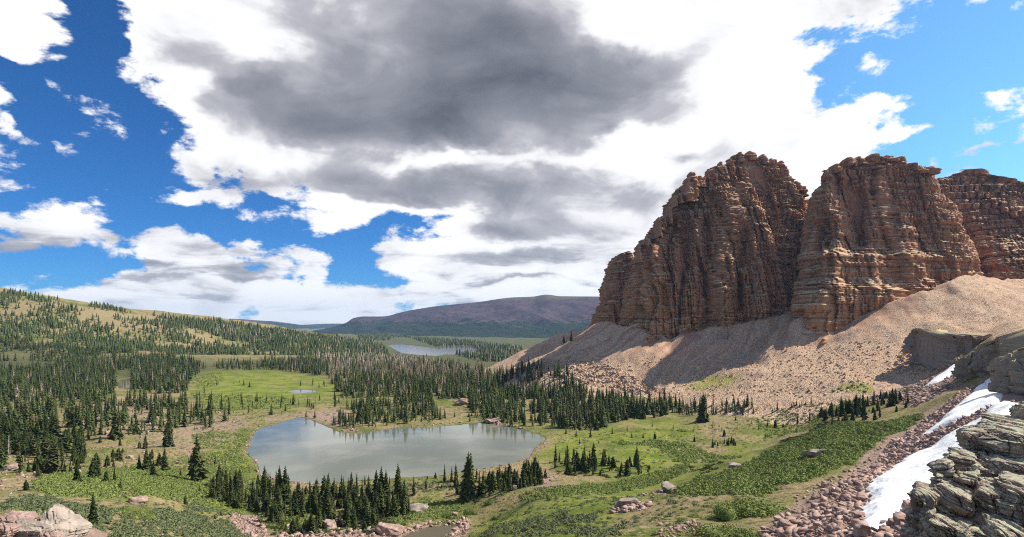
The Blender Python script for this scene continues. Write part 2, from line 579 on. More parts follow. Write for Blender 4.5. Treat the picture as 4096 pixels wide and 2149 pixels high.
def tz_at(x, y):
    x, y = np.asarray(x, float), np.asarray(y, float)
    u = np.clip((512 + F * x / y - TU[0]) / (TU[1] - TU[0]), 0, NC - 1.001)
    r = np.interp(np.log(y), lk, np.arange(NR))
    r = np.clip(r, 0, NR - 1.001)
    i, j = r.astype(int), u.astype(int)
    a, b = r - i, u - j
    return (TZ[i, j] * (1 - a) + TZ[i + 1, j] * a) * (1 - b) + (TZ[i, j + 1] * (1 - a) + TZ[i + 1, j + 1] * a) * b


def hit(u, v, ymin=8.0):
    """ground point seen at picture point (u, v), nearest first; arrays"""
    u, v = np.atleast_1d(np.asarray(u, float)), np.atleast_1d(np.asarray(v, float))
    out = np.full((len(u), 3), np.nan)
    r0 = np.searchsorted(TY, ymin)
    for k in range(len(u)):
        j = (u[k] - TU[0]) / (TU[1] - TU[0])
        if j < 0 or j > NC - 1.01:
            continue
        j0 = int(j)
        b = j - j0
        zc = TZ[:, j0] * (1 - b) + TZ[:, j0 + 1] * b
        vv = HV - F * zc / TY
        w = np.nonzero(vv[r0:] <= v[k])[0]
        if len(w) == 0:
            continue
        i = w[0] + r0
        if i > r0:
            s = (vv[i - 1] - v[k]) / max(1e-9, vv[i - 1] - vv[i])
            y = TY[i - 1] * (1 - s) + TY[i] * s
        else:
            y = TY[i]
        x = (u[k] - 512) / F * y
        out[k] = (x, y, float(tz_at(x, y)))
    return out


# ground cover weights
PU, PV = proj(TX, YY, TZ)
QU, QV = PU / K, PV / K
jit = fbm2(TX / 14, YY / 14, 4, 41)
JU, JV = QU + jit * 30, QV + fbm2(TX / 14, YY / 14, 4, 42) * 12


def zone(poly, soft=18):
    i = inpoly(JU, JV, poly)
    d = polydist(JU, JV, poly)
    return np.where(i, 0.5 + 0.5 * sstep(d, 0, soft), 0.5 - 0.5 * sstep(d, 0, soft))


A_GREEN = 0.42 + 0.55 * jit
A_LUSH = np.zeros_like(TX)
for pl in ([(480, 955), (560, 930), (760, 930), (860, 965), (850, 1000), (700, 1025), (520, 1025)],
           [(1380, 1110), (1420, 1085), (1560, 1075), (1720, 1060), (1760, 1085), (1700, 1130), (1760, 1165), (1700, 1200), (1560, 1195), (1450, 1180), (1340, 1160)],
           [(1180, 1360), (1240, 1290), (1500, 1240), (1720, 1180), (1900, 1100), (1960, 1090), (1850, 1160), (1640, 1240), (1560, 1280), (1500, 1360)],
           [(620, 1140), (640, 1195), (560, 1190), (520, 1130), (560, 1100)], [(1900, 1050), (2000, 1000), (2180, 970), (2180, 1000), (2060, 1050), (1950, 1090)],
           [(480, 1290), (700, 1270), (640, 1230), (420, 1240)]):
    A_LUSH = np.maximum(A_LUSH, zone(pl))
A_PINK = np.zeros_like(TX)
for pl in ([(180, 1000), (330, 990), (430, 1040), (640, 1030), (640, 1080), (560, 1130), (470, 1160), (330, 1110), (230, 1090)],
           [(580, 1290), (660, 1295), (670, 1352), (580, 1340)], [(600, 1060), (840, 1030), (960, 1060), (850, 1072), (750, 1045), (640, 1075)],
           [(1850, 1370), (1960, 1290), (2140, 1190), (2250, 1080), (2360, 1020), (2470, 960), (2580, 900), (2600, 1100), (2330, 1360)],
           [(660, 1370), (700, 1320), (1000, 1330), (1180, 1310), (1170, 1352)], [(1300, 1200), (1400, 1195), (1380, 1225), (1300, 1225)],
           [(-20, 1300), (200, 1310), (330, 1370), (-20, 1400)], [(2180, 1000), (2330, 950), (2420, 900), (2430, 960), (2300, 1020)]):
    A_PINK = np.maximum(A_PINK, zone(pl))
SCREE = np.maximum(SCREE, zone([(2380, 780), (2700, 760), (2700, 880), (2480, 850)], 20))
A_COARSE = np.maximum(A_COARSE, (QU > 2330) * .7)
hill = sstep(YY, 820, 1100) * (1 - sstep(PU + jit * 60, 250, 370))
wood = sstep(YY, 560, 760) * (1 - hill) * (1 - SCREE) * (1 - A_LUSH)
A_DRY = np.clip(0.5 + fbm2(TX / 60, YY / 60, 4, 44) * 0.9, 0, 1) * (1 - A_LUSH)
A_DRY = A_DRY - .16 * (1 - sstep(YY, 350, 600))
A_GREEN = A_GREEN + .07
A_DRY = np.maximum(A_DRY * (1 - .4 * hill), hill * np.clip(0.62 + fbm2(TX / 120, YY / 80, 4, 45) * 1.5, 0, 1))
A_PINK = np.where((PU < 265) & (YY > 250), A_PINK * .5, A_PINK)
A_MOSS = np.maximum(zone([(1715, 968), (1800, 942), (1885, 942), (1860, 968), (1760, 988)], 25), zone([(2080, 985), (2120, 965), (2190, 962), (2190, 985)], 15))
A_BED = np.zeros_like(TX)
for nm in ('lake', 'pond', 'meadow', 'woodpond', 'far'):
    poly, z = LAKES[nm]
    px, py = np.array(poly).T
    m = (TX > px.min() - 5) & (TX < px.max() + 5) & (YY > py.min() - 5) & (YY < py.max() + 5)
    A_BED[m] = np.maximum(A_BED[m], inpoly(TX[m], YY[m], poly))

m = material('ground_cover', 0.95, 0.1)
P = m.pos()
nA, nB, nC = m.noise(P, 0.09, 6, 0.6), m.noise(P, 0.6, 5, 0.65), m.noise(P, 3.0, 4, 0.7)
grass = m.mix(m.ss(nA, .35, .65), (0.075, 0.11, 0.02), (0.155, 0.18, 0.035))
grass = m.mix(m.m('MULTIPLY', m.ss(nB, .4, .7), .6), grass, (0.22, 0.2, 0.075))
lush = m.mix(m.ss(nA, .38, .62), (0.12, 0.158, 0.022), (0.225, 0.24, 0.045))
lush = m.mix(m.m('MULTIPLY', m.ss(nB, .45, .7), .55), lush, (0.07, 0.115, 0.028))
dry = m.mix(m.ss(nB, .35, .65), (0.25, 0.19, 0.09), (0.36, 0.27, 0.155))
dry = m.mix(m.m('MULTIPLY', m.ss(nC, .5, .62), .5), dry, (0.13, 0.12, 0.05))
pink = m.mix(m.ss(nB, .3, .7), (0.25, 0.17, 0.135), (0.38, 0.275, 0.21))
pink = m.mix(m.m('MULTIPLY', m.ss(nC, .52, .6), .6), pink, (0.17, 0.12, 0.095))
col = m.mix(m.ss(m.m('ADD', m.attr('green'), m.m('MULTIPLY_ADD', nB, .8, -.4)), .3, .7), dry, grass)
col = m.mix(m.ss(m.m('ADD', m.attr('dry'), m.m('MULTIPLY_ADD', nB, .9, -.45)), .5, .75), col, dry)
spk = m.sep(m.voro(P, 1.3, 'F1', 'Color'))
col = m.mix(m.m('MULTIPLY', m.ss(spk[0], .72, .9), .75), col, (0.06, 0.075, 0.025))
spd = m.voro(P, .8)
col = m.mix(m.m('MULTIPLY', m.ss(spd, .2, .12), m.ss(spk[1], .6, .7)), col, (0.4, 0.33, 0.28))
col = m.mix(m.m('MULTIPLY', m.attr('lush'), m.m('MULTIPLY', m.ss(nB, .2, .45, .6, 1.0), m.ss(m.noise(P, .05, 4, .65), .36, .52, .35, 1.0))), col, lush)
col = m.mix(m.ss(m.m('ADD', m.attr('pink'), m.m('MULTIPLY_ADD', nB, .9, -.45)), .35, .65), col, pink)
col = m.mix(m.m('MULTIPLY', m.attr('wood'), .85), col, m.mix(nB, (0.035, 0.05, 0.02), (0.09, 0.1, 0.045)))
scn = m.voro(m.v('ADD', P, m.v('SCALE', m.node('ShaderNodeTexNoise').outputs['Color'], .4)), 1.5, 'F1', 'Color')
scb = m.sep(m.voro(P, .5, 'F1', 'Color'))
sg = m.m('ADD', m.m('MULTIPLY', m.sep(scn)[0], .5), m.m('MULTIPLY', scb[0], .5))
cr_ = m.attr('coarse')
sc1 = m.mix(m.ss(m.m('ADD', m.attr('streak'), m.m('MULTIPLY_ADD', nB, .3, -.15)), .3, .62), (0.36, 0.16, 0.1), (0.56, 0.35, 0.225))
sc1 = m.mix(m.m('MULTIPLY', cr_, .62), sc1, (0.59, 0.415, 0.275))
scree = m.mix(m.m('MULTIPLY', sg, m.m('MULTIPLY_ADD', cr_, .6, .12)), sc1, (0.7, 0.53, 0.37))
scree = m.mix(m.m('MULTIPLY', m.ss(m.m('ADD', m.m('MULTIPLY', m.sep(scn)[1], .5), m.m('MULTIPLY', scb[1], .5)), .56, .8), m.m('MULTIPLY_ADD', cr_, .6, .2)), scree, (0.2, 0.125, 0.09))
scree = m.mix(m.m('MULTIPLY', m.ss(m.m('ADD', m.attr('moss'), m.m('MULTIPLY_ADD', nB, .8, -.4)), .4, .7), .8), scree, (0.33, 0.33, 0.07))
col = m.mix(m.ss(m.m('ADD', m.attr('scree'), m.m('MULTIPLY_ADD', nB, .5, -.25)), .35, .7), col, scree)
col = m.mix(m.attr('bed'), col, (0.06, 0.05, 0.03))
m.put(m.b.inputs['Base Color'], col)
bh = m.m('ADD', m.m('MULTIPLY', m.noise(P, .9, 6, .7), 1.0), m.m('MULTIPLY', m.voro(P, 1.3), m.m('MULTIPLY_ADD', m.m('MULTIPLY', m.attr('scree'), cr_), 1.0, .12)))
m.put(m.b.inputs['Normal'], m.bump(bh, .9, .8))
fl = lambda a: np.clip(a, 0, 1).ravel()
ground = mesh_np('terrain', np.stack([TX, YY, TZ], -1).reshape(-1, 3), grid_quads(NR, NC), m.mat, True,
                 dict(green=fl(A_GREEN), lush=fl(A_LUSH), pink=fl(A_PINK), dry=fl(A_DRY), scree=fl(SCREE), streak=fl(A_STREAK), coarse=fl(A_COARSE), moss=fl(A_MOSS), wood=fl(wood), bed=fl(A_BED)))
tag(ground, kind='structure')

# ------------------------------------------------------------------ water
def water(name, key, base, rough, bump, metal=0.0):
    poly, z = LAKES[key]
    m = material('water_' + key, rough, 0.5)
    m.b.inputs['IOR'].default_value = 1.33
    P = m.pos()
    m.put(m.b.inputs['Base Color'], base if not callable(base) else base(m, P))
    m.put(m.b.inputs['Normal'], m.bump(m.noise(P, 0.9, 4, .6), bump, .05))
    px, py = np.array(poly).T
    c = np.array([px.mean(), py.mean()])
    pts = []
    for i in range(len(poly)):                                       # wavering shoreline, slightly beyond the bank line
        a, b = np.array(poly[i]), np.array(poly[(i + 1) % len(poly)])
        n = max(1, int(np.linalg.norm(b - a) / 2.0))
        for s in np.linspace(0, 1, n, endpoint=False):
            pts.append(a + (b - a) * s)
    bm = bmesh.new()
    vs = [bm.verts.new((p[0], p[1], z)) for p in pts]
    f = bm.faces.new(vs)
    bmesh.ops.triangulate(bm, faces=[f])
    if bm.faces[0:1] and bm.faces[:][0].normal.z < 0:
        bmesh.ops.reverse_faces(bm, faces=bm.faces[:])
    me = bpy.data.meshes.new(name)
    bm.to_mesh(me)
    bm.free()
    me.materials.append(m.mat)
    o = bpy.data.objects.new(name, me)
    COL.objects.link(o)
    return tag(o, kind='structure')


water('lake', 'lake', lambda m, P: m.mix(m.ss(m.noise(P, .05, 3, .5), .45, .65), (0.12, 0.135, 0.1), (0.17, 0.175, 0.13)), 0.05, 0.3)
water('pond', 'pond', (0.11, 0.09, 0.055), 0.08, 0.2)
water('pond', 'meadow', (0.05, 0.06, 0.05), 0.05, 0.1)
water('pond', 'woodpond', (0.05, 0.06, 0.05), 0.05, 0.1)
water('lake', 'far', (0.05, 0.06, 0.06), 0.12, 0.2)

# ------------------------------------------------------------------ stratified rock masses
def rock_material(name, lo, mid, hi, ledge, band=0.12, rs=1.0):
    m = material(name, 0.95, 0.12)
    P = m.pos()
    n1 = m.noise(P, .03 * rs, 5, .6)
    n2 = m.noise(P, .35 * rs, 5, .65)
    n3 = m.noise(m.v('MULTIPLY', P, (1, 1, .12)), .3 * rs, 4, .6)      # streaks down the face
    z = m.sep(P)[2]
    zw = m.m('MULTIPLY_ADD', n1, 12.0 / rs, z)
    bed = m.noise(m.comb(0, 0, zw), .5 * rs, 4, .7)
    c = m.mix(m.ss(zw, -10, 95), lo, mid)
    c = m.mix(m.m('MULTIPLY', m.ss(bed, .35, .68), .7), c, hi)
    c = m.mix(m.m('MULTIPLY', m.ss(n3, .52, .7), .5), c, (0.14, 0.085, 0.065))
    c = m.mix(m.m('MULTIPLY', m.ss(n2, .5, .75), .5), c, (0.36, 0.24, 0.16))
    nz = m.sep(m.nrm())[2]
    c = m.mix(m.ss(m.m('ADD', nz, m.m('MULTIPLY_ADD', n2, .5, -.25)), .45, .8), c, ledge)
    m.put(m.b.inputs['Base Color'], c)
    thin = m.noise(m.comb(m.m('MULTIPLY', m.sep(P)[0], .08), m.m('MULTIPLY', m.sep(P)[1], .08), zw), 1.6 * rs, 4, .7)
    h = m.m('ADD', m.m('MULTIPLY', thin, 1.0), m.m('MULTIPLY', m.noise(P, .8 * rs, 5, .7), .8))
    m.put(m.b.inputs['Normal'], m.bump(h, .45, .9 / rs))
    return m.mat


def beds(zmin, zmax, tmin, tmax, rng):
    e = [zmin]
    while e[-1] < zmax:
        e.append(e[-1] + tmin + (tmax - tmin) * rng.random() ** 2)
    return np.array(e)


def blocky(s, z, seed, scales):
    """angular broken rock: nested courses of offset, tilted blocks with open joints"""
    out = 0.0
    rng = np.random.default_rng(seed)
    z0, z1 = float(np.min(z)), float(np.max(z))
    for i, (w, h, a) in enumerate(scales):
        e = beds(z0 - h, z1 + h, h * .5, h * 1.9, rng)
        k = np.clip(np.searchsorted(e, z) - 1, 0, len(e) - 2)
        fz = (z - e[k]) / (e[k + 1] - e[k])
        ww = w * (.6 + .8 * hash1(k, seed + 3 * i))
        q = s / ww + hash1(k, seed + 3 * i + 1) * 41
        c = np.floor(q)
        fx = (q - c - .5) * 2
        hsh = hash2(c, k, seed + 3 * i + 2)
        out = out + (hsh - .5) * 2 * a + (hash2(c, k * 7, seed + i) - .5) * a * 1.5 * fx
        out = out - a * 1.1 * sstep(np.abs(fx), .8, 1.0) * (hash2(c, k * 3, seed + i) > .35)
        out = out - a * .8 * sstep(np.abs(fz - .5) * 2, .78, 1.0) * (hash2(c // 3, k, seed + 9 + i) > .3)
    return out


def pillars(s, Z, tiers, seed, w0, w1, amp, crack):
    rng = np.random.default_rng(seed)
    s = s + fbm2(Z / 45, s / 80, 2, seed) * 3
    e = beds(float(s.min()) - w1, float(s.max()) + w1, w0, w1, rng)
    k = np.clip(np.searchsorted(e, s) - 1, 0, len(e) - 2)
    wd = e[k + 1] - e[k]
    f = (s - e[k]) / wd
    tr = np.searchsorted(tiers, Z)
    base = (hash1(k, seed + 1) - .5) * amp * 1.3 + (hash2(k, tr, seed + 2) - .5) * amp
    tilt = (hash2(k, tr // 2, seed + 3) - .5) * amp * 1.4 * (f - .5) * 2
    edge = np.minimum(f, 1 - f) * wd
    nose = amp * .25 * (1 - np.abs(f - .5) * 2)
    return base + tilt + nose - crack * np.exp(-(edge / .8) ** 2) * (hash2(k, tr, seed + 4) > .25)


def loft(zl, xl, xr, yf, yb, seed, dz=0.55, ncol=520, bench=11.0, flute=1.0, strata=1.0, butt=(), cracks=(), dip=0.0, sq=3.4, zcap=True, joint=5.0, front=0.72, massive=lambda z: 0 * z, lean=(0.0, 0.0), tiers=None, asp=1.0, edge=0.6):
    """A rock tower: a stack of outlines between left/right and front/back limits that vary with height, broken into beds, benches,
    buttresses, pillars and joints. `lean` turns its flanks oblique to the front."""
    rng = np.random.default_rng(seed)
    zs = np.arange(zl[0], zl[-1] + 1e-6, dz)
    nf = int(ncol * front)
    th = np.concatenate([np.linspace(math.pi, 2 * math.pi, nf, endpoint=False), np.linspace(0, math.pi, ncol - nf, endpoint=False)])
    ct, st = np.cos(th), np.sin(th)
    ex, ey = np.sign(ct) * np.abs(ct) ** (2 / sq), np.sign(st) * np.abs(st) ** (2 / sq)
    Z = np.repeat(zs[:, None], ncol, 1)
    x0 = np.interp(zs, zl, xl)[:, None]
    x1 = np.interp(zs, zl, xr)[:, None]
    X0 = (x0 + x1) / 2 + (x1 - x0) / 2 * ex[None]
    Y0 = np.interp(zs, zl, yf)[:, None] * .5 + np.interp(zs, zl, yb)[:, None] * .5 + 0 * X0
    wob = fbm2(X0 / 70, Z * 0 + seed, 2, seed) * 1.6 + dip * (X0 - xl[0])
    be = beds(zl[0] - 60, zl[-1] + 60, bench * .4, bench * 1.7, rng)
    zz = Z + wob
    k = np.clip(np.searchsorted(be, zz) - 1, 0, len(be) - 2)
    f = (zz - be[k]) / (be[k + 1] - be[k])
    loc = hash2(np.floor(X0 / 17 + hash1(k, seed) * 9), k, seed + 14)
    steep = sstep(f, .55 + .3 * loc, 1.0)
    zt = be[k] + (.2 * f + .8 * steep) * (be[k + 1] - be[k]) - wob
    zt = np.clip(zt * .85 + Z * .15, zl[0], zl[-1])
    zq = zt * .35 + Z * .65
    X_l, X_r = np.interp(zq, zl, xl), np.interp(zq, zl, xr)
    Yf, Yb = np.interp(zt, zl, yf), np.interp(zt, zl, yb)
    X = (X_l + X_r) / 2 + (X_r - X_l) / 2 * ex[None]
    Y = (Yf + Yb) / 2 + (Yb - Yf) / 2 * ey[None]
    nx, ny = np.abs(ex) ** (sq - 1) * np.sign(ex), np.abs(ey) ** (sq - 1) * np.sign(ey)
    nx = nx[None] / np.maximum(8, X_r - X_l)
    ny = ny[None] / np.maximum(8, Yb - Yf)
    ln = np.hypot(nx, ny) + 1e-9
    nx, ny = nx / ln, ny / ln
    S1 = X0 + 0.9 * Y
    ms = massive(Z)
    fade = sstep(zl[-1] - Z, 0, min(8, .2 * (zl[-1] - zl[0])))
    if tiers is None:
        tiers = be[::2]
    out = np.zeros_like(X)
    big = fbm3(S1 / 40, Y / 90, Z / 300, 2, seed + 1)
    out += flute * (np.round(big * 4) / 4 * .6 + big * .4) * 18 * fade
    out += flute * pillars(S1, zz, tiers, seed + 41, 8, 22, 6.4, 6.5) * fade * (.65 + .35 * ms)
    out += flute * pillars(S1, zz, np.sort(np.concatenate([tiers, tiers + 5.5])), seed + 42, 2.6, 8, 2.3, 3.6) * fade * (.5 + .5 * ms)
    for bx, w, a, ztop in butt:
        top = ztop + fbm2(X0 / 7, X0 * 0, 2, seed + 3) * 5
        pr = np.clip((top - Z) / max(8, ztop - zl[0]), 0, 1)
        hw = w * (.45 + 1.0 * pr)
        out += 1.6 * a * (.45 + .55 * pr) * np.maximum(0, 1 - np.abs(X0 - bx) / hw) ** .75 * (Z < top) * (ey[None] < .2)
    for cx, w, a, za, zb in cracks:
        xx = X0 - cx - fbm2(Z / 18, Z * 0, 3, seed + int(cx)) * 2.5
        out -= 1.5 * a * np.exp(-(xx / w) ** 2) * sstep(Z, za - 8, za) * (1 - sstep(Z, zb - 8, zb + 8)) * (ey[None] < .2)
    b2 = beds(zl[0] - 60, zl[-1] + 60, .9, 4.4, rng)
    k2 = np.clip(np.searchsorted(b2, zz) - 1, 0, len(b2) - 2)
    f2 = (zz - b2[k2]) / (b2[k2 + 1] - b2[k2])
    lat = hash2(np.floor(S1 / (9 * asp) + hash1(k2, seed + 6) * 33), k2, seed + 15)
    sm = strata * (1 - .55 * ms)
    out += sm * ((hash1(k2, seed + 4) - .5) * 1.3 + (lat - .5) * 2.4)
    out -= sm * 1.2 * (np.maximum(1 - f2 / .16, 0) + np.maximum(1 - (1 - f2) / .12, 0)) * (lat > .5)
    out += strata * blocky(S1, zz, seed + 60, [(13 * asp, 13, 2.2), (6.0 * asp, 5.5, 1.5), (3 * asp, 2.4, .9), (1.5, 1.2, .45)])
    side = sstep(np.abs(ex)[None], .86, 1.0)
    out = np.where(out > 0, out * (1 - (1 - edge) * side), out)
    out = np.maximum(out, -.3 * np.minimum(X_r - X_l, Yb - Yf) * .5)
    out = out * (.35 + .65 * sstep(zl[-1] - Z, 0, 3))
    X, Y = X + nx * out, Y + ny * out
    lean_ = lean[0] * (1 - ex[None]) / 2 + lean[1] * (1 + ex[None]) / 2
    X = X + lean_ * (Y - (np.interp(zl[0], zl, yf) + np.interp(zl[0], zl, yb)) / 2)
    V = np.stack([X, Y, Z], -1).reshape(-1, 3)
    nr = len(zs)
    T = None
    Q = grid_quads(nr, ncol, True)
    if zcap:
        c = V[(nr - 1) * ncol:].mean(0) + (0, 0, 1.2)
        V = np.vstack([V, c])
        i = np.arange(ncol)
        T = np.stack([(nr - 1) * ncol + i, (nr - 1) * ncol + (i + 1) % ncol, np.full(ncol, len(V) - 1)], -1)
    return V, Q, T


def join(parts):
    V, Q, T, n = [], [], [], 0
    for v, q, t3 in parts:
        V.append(v)
        Q.append(q + n)
        if t3 is not None:
            T.append(t3 + n)
        n += len(v)
    return np.vstack(V), np.vstack(Q), (np.vstack(T) if T else None)


def profile(left, right, yl, yr, zbase, yz=None):
    """left/right outlines as (u, v) picture points traced upward; read at the depths where each side turns away"""
    yc = yz or (yl + yr) / 2
    L = sorted([((HV - v) / F * yc, (u - 512) / F * yl) for u, v in left])
    R = sorted([((HV - v) / F * yc, (u - 512) / F * yr) for u, v in right])
    top = max(L[-1][0], R[-1][0])
    zl = np.unique(np.concatenate([[zbase], [a for a, _ in L if a > zbase], [a for a, _ in R if a > zbase], np.linspace(zbase, top, 24)]))
    xl = np.interp(zl, [a for a, _ in L], [b for _, b in L])
    xr = np.interp(zl, [a for a, _ in R], [b for _, b in R])
    return zl, xl, np.maximum(xr, xl + 3)


z5 = lambda L: [(575 + x * .1571, 137.5 + y * .1571) for x, y in L]
z6 = lambda L: [(775 + x * .1572, 137.5 + y * .1572) for x, y in L]
RED = rock_material('red_sandstone', (0.46, 0.205, 0.085), (0.35, 0.15, 0.096), (0.48, 0.26, 0.14), (0.53, 0.38, 0.225))

YC1 = 640.0
zl, xl, xr = profile(z5([(335, 1240), (360, 1130), (378, 1000), (400, 900), (420, 800), (424, 716), (432, 704), (446, 700), (452, 650), (462, 622), (484, 612), (488, 588), (512, 578), (516, 556), (556, 548), (560, 520), (572, 500), (576, 470), (622, 458), (626, 388), (655, 374),
                         (664, 340), (672, 312), (706, 304), (712, 290), (800, 284), (862, 264), (872, 250), (892, 224), (908, 176), (972, 160), (988, 132), (1030, 110), (1105, 95)]),
                     z5([(1120, 94), (1160, 110), (1240, 150), (1330, 168), (1336, 240), (1400, 290), (1437, 325), (1453, 390), (1462, 500), (1440, 700), (1440, 1000), (1430, 1240)]), 640.0, 668.0, -40.0, 632.0)
yf = np.interp(zl, [-40, 30, 60, 90, 120, 150, 176], [572, 578, 586, 598, 612, 628, 642])
yb = np.interp(zl, [-40, 100, 176], [760, 720, 668])
xu = lambda u, y: (u - 512) / F * y
butt = [(xu(575 + x * .1571, 585), w, a, (HV - 137.5 - ty * .1571) / F * 590) for x, w, a, ty in
        ((690, 16, 13, 1060), (790, 10, 9, 640), (930, 13, 10, 470), (1110, 10, 9, 640), (1390, 11, 10, 790), (1190, 12, 8, 760), (560, 10, 7, 720), (460, 12, 7, 650), (330, 10, 6, 900), (640, 9, 6, 560), (890, 12, 6, 860), (1360, 10, 7, 1040))]
cracks = [(xu(575 + x * .1571, 580), w, a, (HV - 137.5 - y1 * .1571) / F * 585, (HV - 137.5 - y0 * .1571) / F * 585) for x, w, a, y0, y1 in
          ((833, 1.6, 8, 850, 1180), (835, 5, 6, 560, 900), (430, 1.6, 7, 850, 1180), (1010, 5, 8, 480, 1000), (1262, 4, 8, 780, 1160), (1290, 7, 9, 560, 800), (640, 1.3, 4, 980, 1100), (720, 4, 6, 500, 760), (970, 1.5, 5, 780, 1120), (540, 2, 4, 700, 1000))]
parts = [loft(zl, xl, xr, yf, yb, 101, dz=.5, ncol=620, bench=12, butt=butt, cracks=cracks, massive=lambda z: 1 - sstep(z, 35, 80), lean=(.19, .47), tiers=np.array([-30, -12, 4, 25, 53, 72, 90, 104, 118, 130, 145, 160.]))]


def spire(x, ytop, ybot, w, y, seed, fn=z5, dep=14):
    (u0, v0), (u1, v1) = fn([(x, ytop), (x, ybot)])
    ztop, zb = (HV - v0) / F * y, (HV - v1) / F * y
    cx = (u0 - 512) / F * y
    w = w * .1571 / F * y
    zl = np.linspace(zb, ztop, 8)
    s = np.array([1, .95, .9, .8, .72, .6, .45, .22])
    return loft(zl, cx - w * s, cx + w * s, y - dep * s, y + dep * s, seed, dz=.5, ncol=80, bench=7, flute=.12, strata=.7, joint=3)


parts += [spire(x, a, a + 70, w, y, 300 + int(x)) for x, a, w, y in ((1105, 92, 34, 650), (1035, 106, 20, 648), (1180, 118, 22, 652), (985, 150, 16, 642), (920, 160, 15, 640), (1300, 156, 24, 648), (1240, 140, 20, 650), (1400, 284, 18, 640), (1436, 318, 14, 640), (880, 236, 14, 630), (660, 362, 12, 620), (630, 380, 10, 618), (560, 512, 12, 615), (545, 535, 11, 612), (455, 640, 10, 610))]
parts += [spire(738, 222, 420, 30, 622, 7), (spire(785, 250, 330, 24, 628, 8)), spire(845, 240, 330, 26, 634, 9), spire(596, 452, 560, 16, 612, 10), spire(530, 515, 640, 16, 606, 11),
          spire(403, 680, 800, 16, 606, 12), spire(715, 262, 420, 30, 618, 13)]
# far left tower and the saddle wall behind the gap
zl, xl, xr = profile(z5([(90, 1260), (112, 1200), (150, 1080), (172, 1060), (195, 960), (207, 830), (232, 800), (250, 757), (300, 742)]), z5([(318, 738), (368, 762), (385, 800), (400, 1260)]), 790.0, 760.0, -45.0)
parts.append(loft(zl, xl, xr, np.interp(zl, [-45, 120], [735, 752]), np.interp(zl, [-45, 120], [850, 800]), 131, ncol=220, bench=9, flute=.5))
zl = np.linspace(-20, (HV - 199) / F * 720, 12)
parts.append(loft(zl, np.full(12, xu(780, 720)), np.full(12, xu(835, 720)), np.linspace(690, 716, 12), np.linspace(800, 760, 12), 141, dz=.8, ncol=160, bench=10, flute=.6))
V, Q, T = join(parts)
tag(mesh_np('butte', V, Q, RED, False, T=T), kind='structure')
print('butte', len(V))

YC2 = 555.0
zl, xl, xr = profile(z6([(235, 1200), (222, 1120), (215, 900), (208, 560), (225, 430), (250, 320), (298, 292), (312, 210), (345, 180), (428, 186), (445, 140), (560, 132), (590, 126)]),
                     z6([(640, 116), (740, 124), (800, 160), (890, 193), (978, 196), (1006, 218), (1032, 272), (1052, 350), (1140, 430), (1200, 530), (1260, 650), (1305, 780), (1330, 880), (1340, 1200)]), 592.0, 592.0, -30.0, 568.0)
yf = np.interp(zl, [-30, 25, 32, 55, 62, 90, 120, 160], [506, 510, 524, 528, 540, 548, 556, 566])
yb = np.interp(zl, [-30, 100, 160], [680, 640, 600])
butt = [(xu(775 + x * .1572, 530), w, a, (HV - 137.5 - ty * .1572) / F * 540) for x, w, a, ty in
        ((320, 24, 12, 230), (670, 16, 9, 480), (410, 22, 8, 520), (900, 24, 11, 215), (1100, 22, 9, 470), (400, 40, 10, 900), (700, 40, 8, 720), (610, 14, 6, 150))]
cracks = [(xu(775 + x * .1572, 540), w, a, (HV - 137.5 - y1 * .1572) / F * 545, (HV - 137.5 - y0 * .1572) / F * 545) for x, w, a, y0, y1 in
          ((745, 5, 13, 330, 680), (690, 4, 8, 240, 430), (540, 4, 7, 480, 680), (480, 3, 6, 560, 720), (600, 3, 5, 120, 330), (850, 3, 5, 180, 330), (590, 2, 3, 740, 850), (630, 2, 4, 960, 1060))]
parts = [loft(zl, xl, xr, yf, yb, 202, bench=9, flute=.62, butt=butt, cracks=cracks, dip=.02, lean=(.5, .66), asp=1.9, massive=lambda z: .9 * (1 - sstep(z, 12, 26)))]
parts += [spire(x, a, a + 60, w, y, 400 + x, z6) for x, a, w, y in ((615, 108, 34, 585), (372, 178, 20, 568), (455, 134, 24, 572), (520, 128, 20, 575), (700, 118, 30, 580), (770, 128, 24, 580), (850, 166, 18, 572), (900, 190, 20, 570), (960, 192, 18, 568))]
V, Q, T = join(parts)
tag(mesh_np('butte', V, Q, RED, False, T=T), kind='structure')

YC3 = 640.0
zl, xl, xr = profile(z6([(1240, 1200), (1200, 1000), (1180, 700), (1130, 560), (1060, 420), (1035, 300), (1070, 264), (1130, 226), (1240, 228), (1330, 214)]),
                     z6([(1345, 213), (1400, 224), (1480, 250), (1584, 272), (1900, 320), (2600, 420), (3200, 500), (3600, 1200)]), 690.0, 670.0, -30.0, 728.0)
yf = np.interp(zl, [-30, 35, 60, 100, 165], [535, 541, 570, 625, 715])
yb = np.interp(zl, [-30, 100, 165], [860, 820, 760])
butt = [(xu(775 + x * .1572, 560), w, a, (HV - 137.5 - ty * .1572) / F * 570) for x, w, a, ty in ((1330, 26, 14, 520), (1480, 24, 10, 560), (1210, 16, 9, 330), (1280, 20, 9, 450), (1700, 40, 14, 520))]
cracks = [(xu(775 + x * .1572, 570), w, a, -20, 90) for x, w, a in ((1560, 5, 9), (1250, 4, 8), (1420, 3, 5))]
parts = [loft(zl, xl, xr, yf, yb, 303, dz=.65, ncol=640, bench=9, flute=.9, butt=butt, cracks=cracks, dip=-.03, lean=(.58, 1.0), asp=1.7)]
V, Q, T = join(parts)
tag(mesh_np('butte', V, Q, RED, False, T=T), kind='structure')

# dark ledge and cliff band on the near right
DARKR = rock_material('grey_quartzite', (0.3, 0.215, 0.165), (0.36, 0.26, 0.205), (0.4, 0.315, 0.25), (0.38, 0.32, 0.19), rs=2.2)


